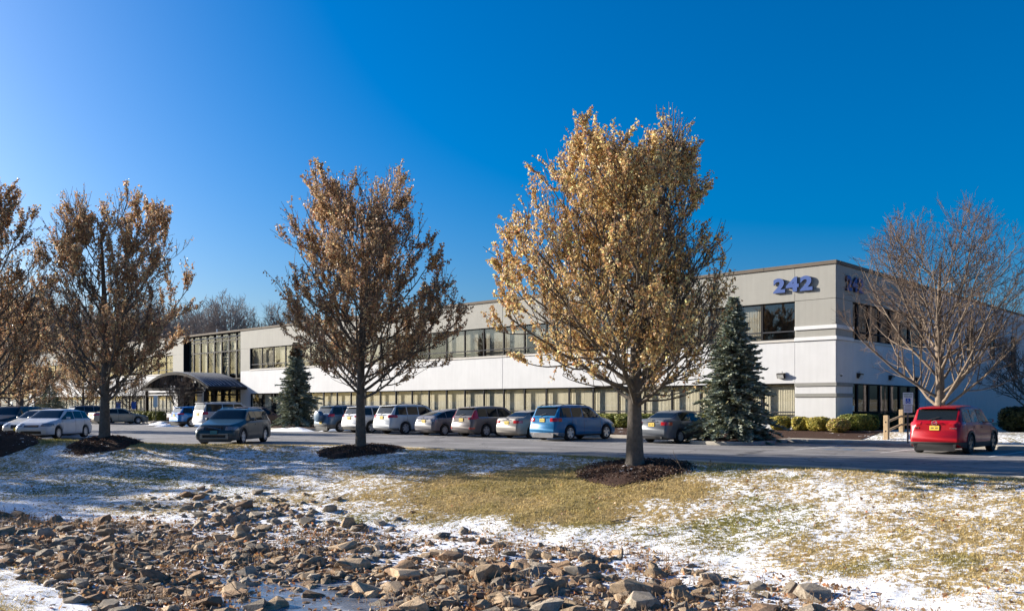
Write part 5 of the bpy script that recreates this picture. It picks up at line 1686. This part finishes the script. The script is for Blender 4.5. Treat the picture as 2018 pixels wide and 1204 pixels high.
car('black_crossover', 'black crossover facing the camera at the far left', (-57.6, 17.6, 0), R(-47), 'suv', 4.6, 1.85, 1.66, 2.68, .92, (.02, .022, .026), .35, .24, 'five', 'rim', None, group=near)
car('blue_black_sedan', 'dark blue sedan at the left edge behind the crossover', (-63.6, 18.2, 0), R(-47), 'sedan', 4.7, 1.82, 1.46, 2.70, .95, (.03, .05, .09), .33, .20, 'five', 'rim', None, group=near)
# ================================================================== SIGNS, FENCE
su, sv = ray_uv(1789, 37.0)
sg_ = empty('parking_sign', (su, sv, .1), R(38), 'white reserved parking sign with blue wheelchair symbol on a steel post', 'sign')
MB().bbox(-.03, .03, -.02, .02, 0, 2.1, .006).build('post', M['steel_post'], sg_)
def plate(name, w, z0, z1, t=.004):
    return MB().bbox(-w / 2, w / 2, -.030, -.024, z0, z1, .002).build(name, M['sign_white'], sg_)
pl = plate('sign_plate', .40, 1.60, 2.10)
for txt, z in (('RESERVED', 2.0), ('PARKING', 1.91)):
    me = text_mesh(txt, .082, .001, M['sign_green'], .002, .95); mobj('lettering', me, pl, (0, -.0325, z), (R(90), 0, 0))
MB().box(-.095, .095, -.0325, -.030, 1.655, 1.865).build('symbol_panel', M['sign_blue'], pl)
m = MB()
m.lathe([(.016, 0), (0, 0)], 12, (-.012, -.0345, 1.835)); 
th_ = [math.pi * (.75 + 1.35 * k / 14) for k in range(15)]
m.tube([(-.008 + .045 * math.cos(t), -.0335, 1.715 + .045 * math.sin(t)) for t in th_], .008, 4)
m.tube([(-.012, -.0335, 1.81), (-.008, -.0335, 1.745), (.035, -.0335, 1.745), (.055, -.0335, 1.69), (.07, -.0335, 1.695)], .009, 4)
m.tube([(-.01, -.0335, 1.785), (.03, -.0335, 1.785)], .008, 4)
m.build('wheelchair_symbol', M['sign_white'], pl)
p2 = plate('sign_plate', .34, 1.28, 1.585)
for k, wd in enumerate((.11, .13, .12, .13, .10)):      # small print too fine to read
    MB().box(-wd, wd, -.0315, -.030, 1.535 - k * .052, 1.55 - k * .052).build('print_line', M['steel_post'], p2)

fe = empty('post_and_rail_fence', (0, 0, 0), 0, 'short wooden post-and-rail fence left of the red SUV', 'fence')
fp = [ray_uv(1747, 39.6), ray_uv(1777, 43.0), ray_uv(1830, 43.4)]
for i, (x, y) in enumerate(fp):
    z0 = gz(x, y) - .05
    MB().bbox(x - .10, x + .10, y - .10, y + .10, z0, z0 + 1.12, .015).build('post', M['wood_post'], fe)
    for zz_ in (.42, .82):
        MB().lathe([(.035, -.003), (0, -.003)], 10, (x, y - .101, z0 + zz_)).build('rail_hole', M['steel_dark'], fe)
for (a, b) in zip(fp[:-1], fp[1:]):
    for zz_ in (.42, .82):
        MB().tube([(a[0], a[1], gz(*a) - .05 + zz_), (b[0], b[1], gz(*b) - .05 + zz_)], .055, 6).build('rail', M['wood_post'], fe)

def post_sign(px, v, h, w, hh, mat, label, grp):
    u, v = ray_uv(px, v)
    e = empty('bay_sign', (u, v, .15), R(35), label, 'sign', grp)
    MB().tube([(0, 0, 0), (0, 0, h)], .03, 6).build('post', M['steel_post'], e)
    MB().bbox(-w / 2, w / 2, -.045, -.03, h - hh, h, .004).build('sign_plate', M[mat], e)
post_sign(234, 37.3, 1.95, .5, .75, 'sign_blue', 'blue bay sign on a post, left of the small leafless tree', 'blue bay signs')
post_sign(264, 37.3, 1.95, .5, .75, 'sign_blue', 'blue bay sign on a post, right of the small leafless tree', 'blue bay signs')
post_sign(307, 37.6, 2.5, .45, 1.1, 'sign_white', 'white sign on a post before the canopy column', 'white post signs')
u, v = cam_uv(-37.8, 66)
e = empty('marker_post', (u, v, 0), 0, 'white topped marker post at the left edge', 'post')
MB().tube([(0, 0, 0), (0, 0, 1.9)], .05, 8).build('post', M['steel_post'], e); MB().bbox(-.22, .22, -.04, .04, 1.1, 1.95, .01).build('plate', M['sign_white'], e)

# concrete end of the culvert in the lower right corner
hx, hy = cam_uv(6.85, 10.75)
hz_ = gz(hx, hy)
he = MB().bbox(-.9, .9, -.14, .14, -.5, .30, .02).build('concrete_headwall', M['concrete'], None, False, (hx, hy, hz_ + .05), (R(-6), R(4), R(YAW + 52)), label='concrete culvert edge in the lower right corner', cat='headwall')

# ================================================================== ROCKS
rr_ = np.random.default_rng(77)
def rock_mesh(seed, bevel=True):
    rng = np.random.default_rng(seed)
    n = int(rng.integers(15, 26))
    p = rng.normal(0, 1, (n, 3)); p /= np.linalg.norm(p, axis=1)[:, None]
    p = np.sign(p) * np.abs(p) ** .75
    p *= rng.uniform(.8, 1.12, (n, 1))
    p *= np.array([.5, .5 * rng.uniform(.6, .95), .5 * rng.uniform(.42, .75)])
    bm = bmesh.new()
    for q in p: bm.verts.new(q)
    res = bmesh.ops.convex_hull(bm, input=bm.verts)
    bmesh.ops.delete(bm, geom=[g for g in res.get('geom_interior', []) if isinstance(g, bmesh.types.BMVert)], context='VERTS')
    if bevel: bmesh.ops.bevel(bm, geom=list(bm.edges), offset=.011, segments=1, affect='EDGES', clamp_overlap=True)
    bmesh.ops.triangulate(bm, faces=bm.faces)
    me = bpy.data.meshes.new('rock'); bm.to_mesh(me); bm.free()
    return me
def rock_mat(name, stops):
    m, nt, p = newmat(name)
    oi = nd(nt, 'ShaderNodeObjectInfo')
    n1 = noise_node(nt, 5, 6, .7); n2 = noise_node(nt, 28, 5, .7)
    c = ramp(nt, n1.outputs[0], stops).outputs[0]
    c = mixc(nt, 1.0, c, ramp(nt, n2.outputs[0], [(.3, .65), (.7, 1.3)]).outputs[0], 'MULTIPLY')
    v = ramp(nt, oi.outputs['Random'], [(0, .65), (1, 1.3)]).outputs[0]
    c = mixc(nt, 1.0, c, v, 'MULTIPLY')
    nt.links.new(c, p.inputs['Base Color']); p.inputs['Roughness'].default_value = .9
    p.inputs['Specular IOR Level'].default_value = .25
    bump(nt, p, n2.outputs[0], .9, .05)
    return m
M['rock_a'] = rock_mat('rock_tan', [(.3, (.34, .24, .145)), (.7, (.64, .47, .30))])
M['rock_b'] = rock_mat('rock_grey', [(.3, (.27, .22, .165)), (.7, (.55, .46, .345))])
M['rock_c'] = rock_mat('rock_brown', [(.3, (.20, .125, .075)), (.7, (.44, .29, .175))])
RK = []; RK_LOW = [rock_mesh(200 + k, False) for k in range(18)]
for k in range(18):
    me = rock_mesh(200 + k); me.materials.append(M['rock_' + 'abc'[k % 3]]); RK.append(me)
# where stones lie: floor of the basin, and the stony tongue up the shaded bank
def rock_field(n):
    u = rr_.uniform(-34, -2.5, n); v = rr_.uniform(4.8, 15.8, n)
    t = f_toe(u); nr = f_near(u)
    d = np.zeros(n)
    d = np.where((v > nr - .25) & (v < t + .2), .75, 0)
    d = d * np.where(v > t - 1.6, .40, np.where(v > t - 3.4, .72, 1)) * np.where((u > -11.5), 1.3, 1.0)
    tong = np.exp(-(((u + 20.6) / 3.0) ** 2 + ((v - 11.9) / 1.4) ** 2))
    d = np.maximum(d, tong * .8)
    d = d * np.where(u > -6, np.clip((-2.8 - u) / 3, 0, 1), 1)
    pond = np.exp(-(((u + 11.8) / 2.2) ** 2 + ((v - 7.8) / 1.3) ** 2))
    d = d * (1 - .5 * pond)
    keep = rr_.random(n) < d * (.45 + .9 * fbm(u * .8, v * .8, 66, 3))
    return u[keep], v[keep]
ru, rv = rock_field(17000)
sz = np.exp(rr_.normal(math.log(.150), .50, len(ru)))
sz = np.clip(sz, .07, .62) * np.where(ru > -12, 1.15, 1.0)
Dd = -_sy * ru + _cy * rv; Xx = _cy * ru + _sy * rv
zr_ = ground_z(ru, rv)
inview = (Dd > 8) & (np.abs(Xx / Dd) < .60) & ((CAM_Z - zr_) / Dd * FPX < 408)
scr = np.where(inview, sz / Dd, 0)
order = np.argsort(-scr)
big_i = order[:300]; rest = order[300:]
px_ = 1009 + Xx / Dd * FPX; py_ = 800 + (CAM_Z - zr_) / Dd * FPX
def rock_words(i):
    k = int(rr_.integers(0, 3))
    return k
def place(i):
    s = sz[i]
    return (ru[i], rv[i], zr_[i] + s * .09), (rr_.uniform(-.35, .35), rr_.uniform(-.35, .35), rr_.uniform(0, 6.28)), s
for rank, i in enumerate(big_i):
    loc, rot, s = place(i)
    me = RK[int(rr_.integers(0, 18))]
    tone = {'rock_tan': 'tan', 'rock_grey': 'grey', 'rock_brown': 'brown'}[me.materials[0].name]
    where = ('at the lower right foot of the snowy bank' if px_[i] > 1300 else 'in the sunlit middle of the stony basin' if px_[i] > 800 else
             'around the frozen pool' if px_[i] > 480 and py_[i] > 1110 else 'on the shaded stony slope' if py_[i] < 1055 else 'in the left part of the stony basin')
    size = 'large' if rank < 60 else 'small'
    lab = '%s angular %s rock %s' % (size, tone, where)
    o = mobj('rock', me, None, loc, rot, label=lab, cat='rock', group='%s %s rocks %s' % (size, tone, where))
    o.scale = (s, s, s)
# the remaining stones and the rubble between them
def merged(idx, name, mats):
    base = []
    for me in RK_LOW:
        co = np.zeros(len(me.vertices) * 3, np.float32); me.vertices.foreach_get('co', co)
        fi = np.zeros(len(me.polygons) * 3, np.int32); me.loops.foreach_get('vertex_index', fi)
        base.append((co.reshape(-1, 3), fi.reshape(-1, 3)))
    for mk in range(3):
        Vs, Fs, n = [], [], 0
        for j, i in enumerate(idx):
            if j % 3 != mk: continue
            co, fi = base[(int(rr_.integers(0, 6)) * 3 + mk)]
            loc, rot, s = place(i)
            Rm = np.array(Matrix.Rotation(rot[2], 3, 'Z') @ Matrix.Rotation(rot[0], 3, 'X') @ Matrix.Rotation(rot[1], 3, 'Y'))
            Vs.append(co @ Rm.T * s + np.array(loc)); Fs.append(fi + n); n += len(co)
        mobj(name, fast_mesh(name, np.concatenate(Vs), np.concatenate(Fs), M['rock_' + 'abc'[mk]]), None,
             label='%s stones scattered between the larger rocks of the basin' % ('tan', 'grey', 'brown')[mk], cat='stones', kind='stuff')
merged(rest[:5200], 'loose_stones', None)
# fine rubble
def chips(n):
    u, v = rock_field(n)
    z = ground_z(u, v) + .012
    k = len(u); s = rr_.uniform(.02, .065, k)
    t = rr_.normal(0, 1, (k, 4, 3)); t /= np.linalg.norm(t, axis=2)[:, :, None]
    V = (np.stack([u, v, z], 1)[:, None, :] + t * s[:, None, None] * np.array([1, 1, .6])).reshape(-1, 3)
    i = np.arange(k) * 4
    F = np.concatenate([np.stack([i, i + 1, i + 2], 1), np.stack([i, i + 2, i + 3], 1), np.stack([i, i + 3, i + 1], 1), np.stack([i + 1, i + 3, i + 2], 1)])
    mobj('rubble', fast_mesh('rubble', V, F, M['rock_c']), None, label='fine brown rubble filling the gaps between the basin rocks', cat='rubble', kind='stuff')
chips(16000)

# ================================================================== GRASS, LEAVES, STALKS
def view_filter(u, v, z, dmax=60):
    D = -_sy * u + _cy * v; X = _cy * u + _sy * v
    return (D > 8) & (D < dmax) & (np.abs(X / np.maximum(D, 1)) < .61) & ((CAM_Z - z) / np.maximum(D, 1) * FPX < 415)
rg = np.random.default_rng(5)
def grass(n):
    # sampled so that the density on screen is fairly even
    D = 9.5 * (46 / 9.5) ** rg.random(n); X = (rg.random(n) * 1.22 - .61) * D
    u = _cy * X - _sy * D; v = _sy * X + _cy * D
    e = f_edge(u)
    ok = (v < e - .12) & ((v > f_toe(u) - .5) | (v < f_near(u) + .1))
    u, v = u[ok], v[ok]
    z = ground_z(u, v); ok = view_filter(u, v, z); u, v, z = u[ok], v[ok], z[ok]
    m = np.clip(snow_mask(u, v), 0, 1); ok = rg.random(len(u)) > .12 + m * .80
    for (tx, ty) in TREES.values(): ok &= np.hypot(u - tx, v - ty) > 1.5
    u, v, z = u[ok], v[ok], z[ok]
    k = len(u); D = -_sy * u + _cy * v
    g = green_amount(u, v) + rg.normal(0, .15, k)
    straw = np.array([.56, .42, .18]); green = np.array([.26, .235, .06]); rust = np.array([.42, .23, .09])
    c = straw + (green - straw) * np.clip(g, 0, 1)[:, None]
    low = np.clip(1 - (v - f_toe(u)) / 2.2, 0, 1) * (v > f_near(u)) * (fbm(u * .7, v * .7, 23, 2) > .45)
    c = c + (rust - c) * low[:, None] * .8
    c = c * rg.uniform(.55, 1.35, (k, 1))
    h = rg.uniform(.03, .07, k) * (1 + .4 * np.clip(g, 0, 1)); w = .0045 + .00035 * D
    a = rg.uniform(0, 6.28, k); lean = rg.uniform(.3, 1.3, k) * h; b = rg.uniform(0, 6.28, k)
    p = np.stack([u, v, z - .01], 1)
    sd = np.stack([np.cos(a) * w, np.sin(a) * w, 0 * w], 1)
    tip = p + np.stack([np.cos(b) * lean, np.sin(b) * lean, h], 1)
    V = np.stack([p - sd, p + sd, tip], 1).reshape(-1, 3)
    F = np.arange(k * 3).reshape(-1, 3)
    C = np.repeat(np.concatenate([c, np.ones((k, 1))], 1), 3, axis=0)
    M['grass'] = attr_mat('grass_blade', .75, .2, .2, var=.15)
    mobj('grass', fast_mesh('grass', V, F, M['grass'], False, {'Col': ('FLOAT_COLOR', C)}), None, label='short straw-coloured and green winter grass poking through the snow', cat='grass', kind='stuff')
grass(560000)

def litter(n):
    D = 9.5 * (34 / 9.5) ** rg.random(n); X = (rg.random(n) * 1.22 - .61) * D
    u = _cy * X - _sy * D; v = _sy * X + _cy * D
    z = ground_z(u, v)
    d = np.where((v < f_toe(u) + .8) & (v > f_near(u) - .2), 1.0, .10)
    ok = (v < f_edge(u) - .1) & view_filter(u, v, z, 36) & (rg.random(n) < d * np.clip(fbm(u * .9, v * .9, 29, 3) * 2.4 - .65, .03, 1))
    u, v, z = u[ok], v[ok], z[ok]
    pos = np.stack([u, v, z + rg.uniform(.015, .06, len(u))], 1)
    pal = [(.20, .11, .055, 4), (.14, .08, .04, 3), (.27, .17, .08, 2), (.26, .11, .045, 1), (.08, .05, .03, 2)]
    me = leaf_mesh('fallen_leaves', pos, rg, .075, pal, M['leaf'], .3, 0)
    mobj('fallen_leaves', me, None, label='brown fallen leaves strewn among the basin rocks and grass', cat='leaves', kind='stuff')
litter(38000)

# shredded bark spilling over the rims of the mulch rings
cu, cv_ = [], []
for key, (tx, ty) in TREES.items():
    rad = {'main': 1.5, 'second': 1.5, 'third': 1.4, 'edge': 2.2}[key]
    a = rg.uniform(0, 6.28, 3000); q = rad * rg.uniform(.2, 1.08, 3000) ** .7
    x, y = tx + 1.1 * q * np.cos(a), ty + q * np.sin(a); ok = y < f_edge(x) - .1
    cu.append(np.stack([x[ok], y[ok], ground_z(x[ok], y[ok]) + np.clip({'main': .17, 'second': .22, 'third': .28, 'edge': .4}[key] * (1 - (q[ok] / rad / 1.05) ** 2.2), 0, 1) + .02], 1))
pos = np.concatenate(cu)
me = leaf_mesh('bark_chips', pos, rg, .06, [(.030, .017, .012, 3), (.055, .032, .022, 3), (.09, .055, .036, 1.2)], M['leaf'], .2, 0)
mobj('bark_chips', me, None, label='dark shredded bark chips strewn over and around the mulch rings', cat='bark chips', kind='stuff')

M['stalk'] = pm('dry_stalk', (.20, .13, .075), .9, var=.3, scale=5)
ws_ = Wood(); cnt = 0
while cnt < 620:
    u = rg.uniform(-30, -4); v = rg.uniform(5.6, 14.5)
    if v > f_toe(u) + .3: continue
    if fbm(np.array([u * .8]), np.array([v * .8]), 88, 2)[0] < .50: continue
    z = gz(u, v)
    for q in range(int(rg.integers(2, 7))):
        a, b = rg.normal(0, .06, 2); h = rg.uniform(.06, .24)
        ws_.limb(np.array([[u + a, v + b, z - .02], [u + a + rg.normal(0, .02), v + b + rg.normal(0, .02), z + h * .5], [u + a + rg.normal(0, .05), v + b + rg.normal(0, .05), z + h]]), np.array([.007, .006, .004]), 3)
    cnt += 1
mobj('dry_stalks', ws_.mesh('dry_stalks', M['stalk']), None, label='clumps of short broken dry stalks among the rocks', cat='stalks', kind='stuff')
# single sticks one can pick out
def stick(px, py, z, L, az, tilt, r, lab):
    D = FPX * (CAM_Z - z) / (py - 800); u, v = cam_uv((px - 1009) / FPX * D, D); z0 = gz(u, v)
    d = np.array([math.cos(az) * math.cos(tilt), math.sin(az) * math.cos(tilt), math.sin(tilt)])
    P = np.array([u, v, z0 + .03]) + np.linspace(0, 1, 6)[:, None] * d * L + rg.normal(0, .02, (6, 3))
    w = Wood(); w.limb(P, np.linspace(r, r * .4, 6), 6)
    b = P[3]; w.limb(np.stack([b, b + d * L * .2 + [0, 0, .10], b + d * L * .3 + [.03, 0, .2]]), np.array([r * .5, r * .4, r * .2]), 5)
    mobj('fallen_stick', w.mesh('fallen_stick', M['bark_warm']), None, label=lab, cat='stick')
stick(1362, 945, -.3, .75, R(YAW + 170), R(40), .016, 'thin forked stick upright in the grass below the mulch ring')
stick(1205, 1010, -.8, .8, R(YAW + 25), R(8), .016, 'dark fallen stick on the brown grass')
stick(560, 1172, -1.3, 1.1, R(YAW + 160), R(6), .018, 'pale broken branch lying by the frozen pool')
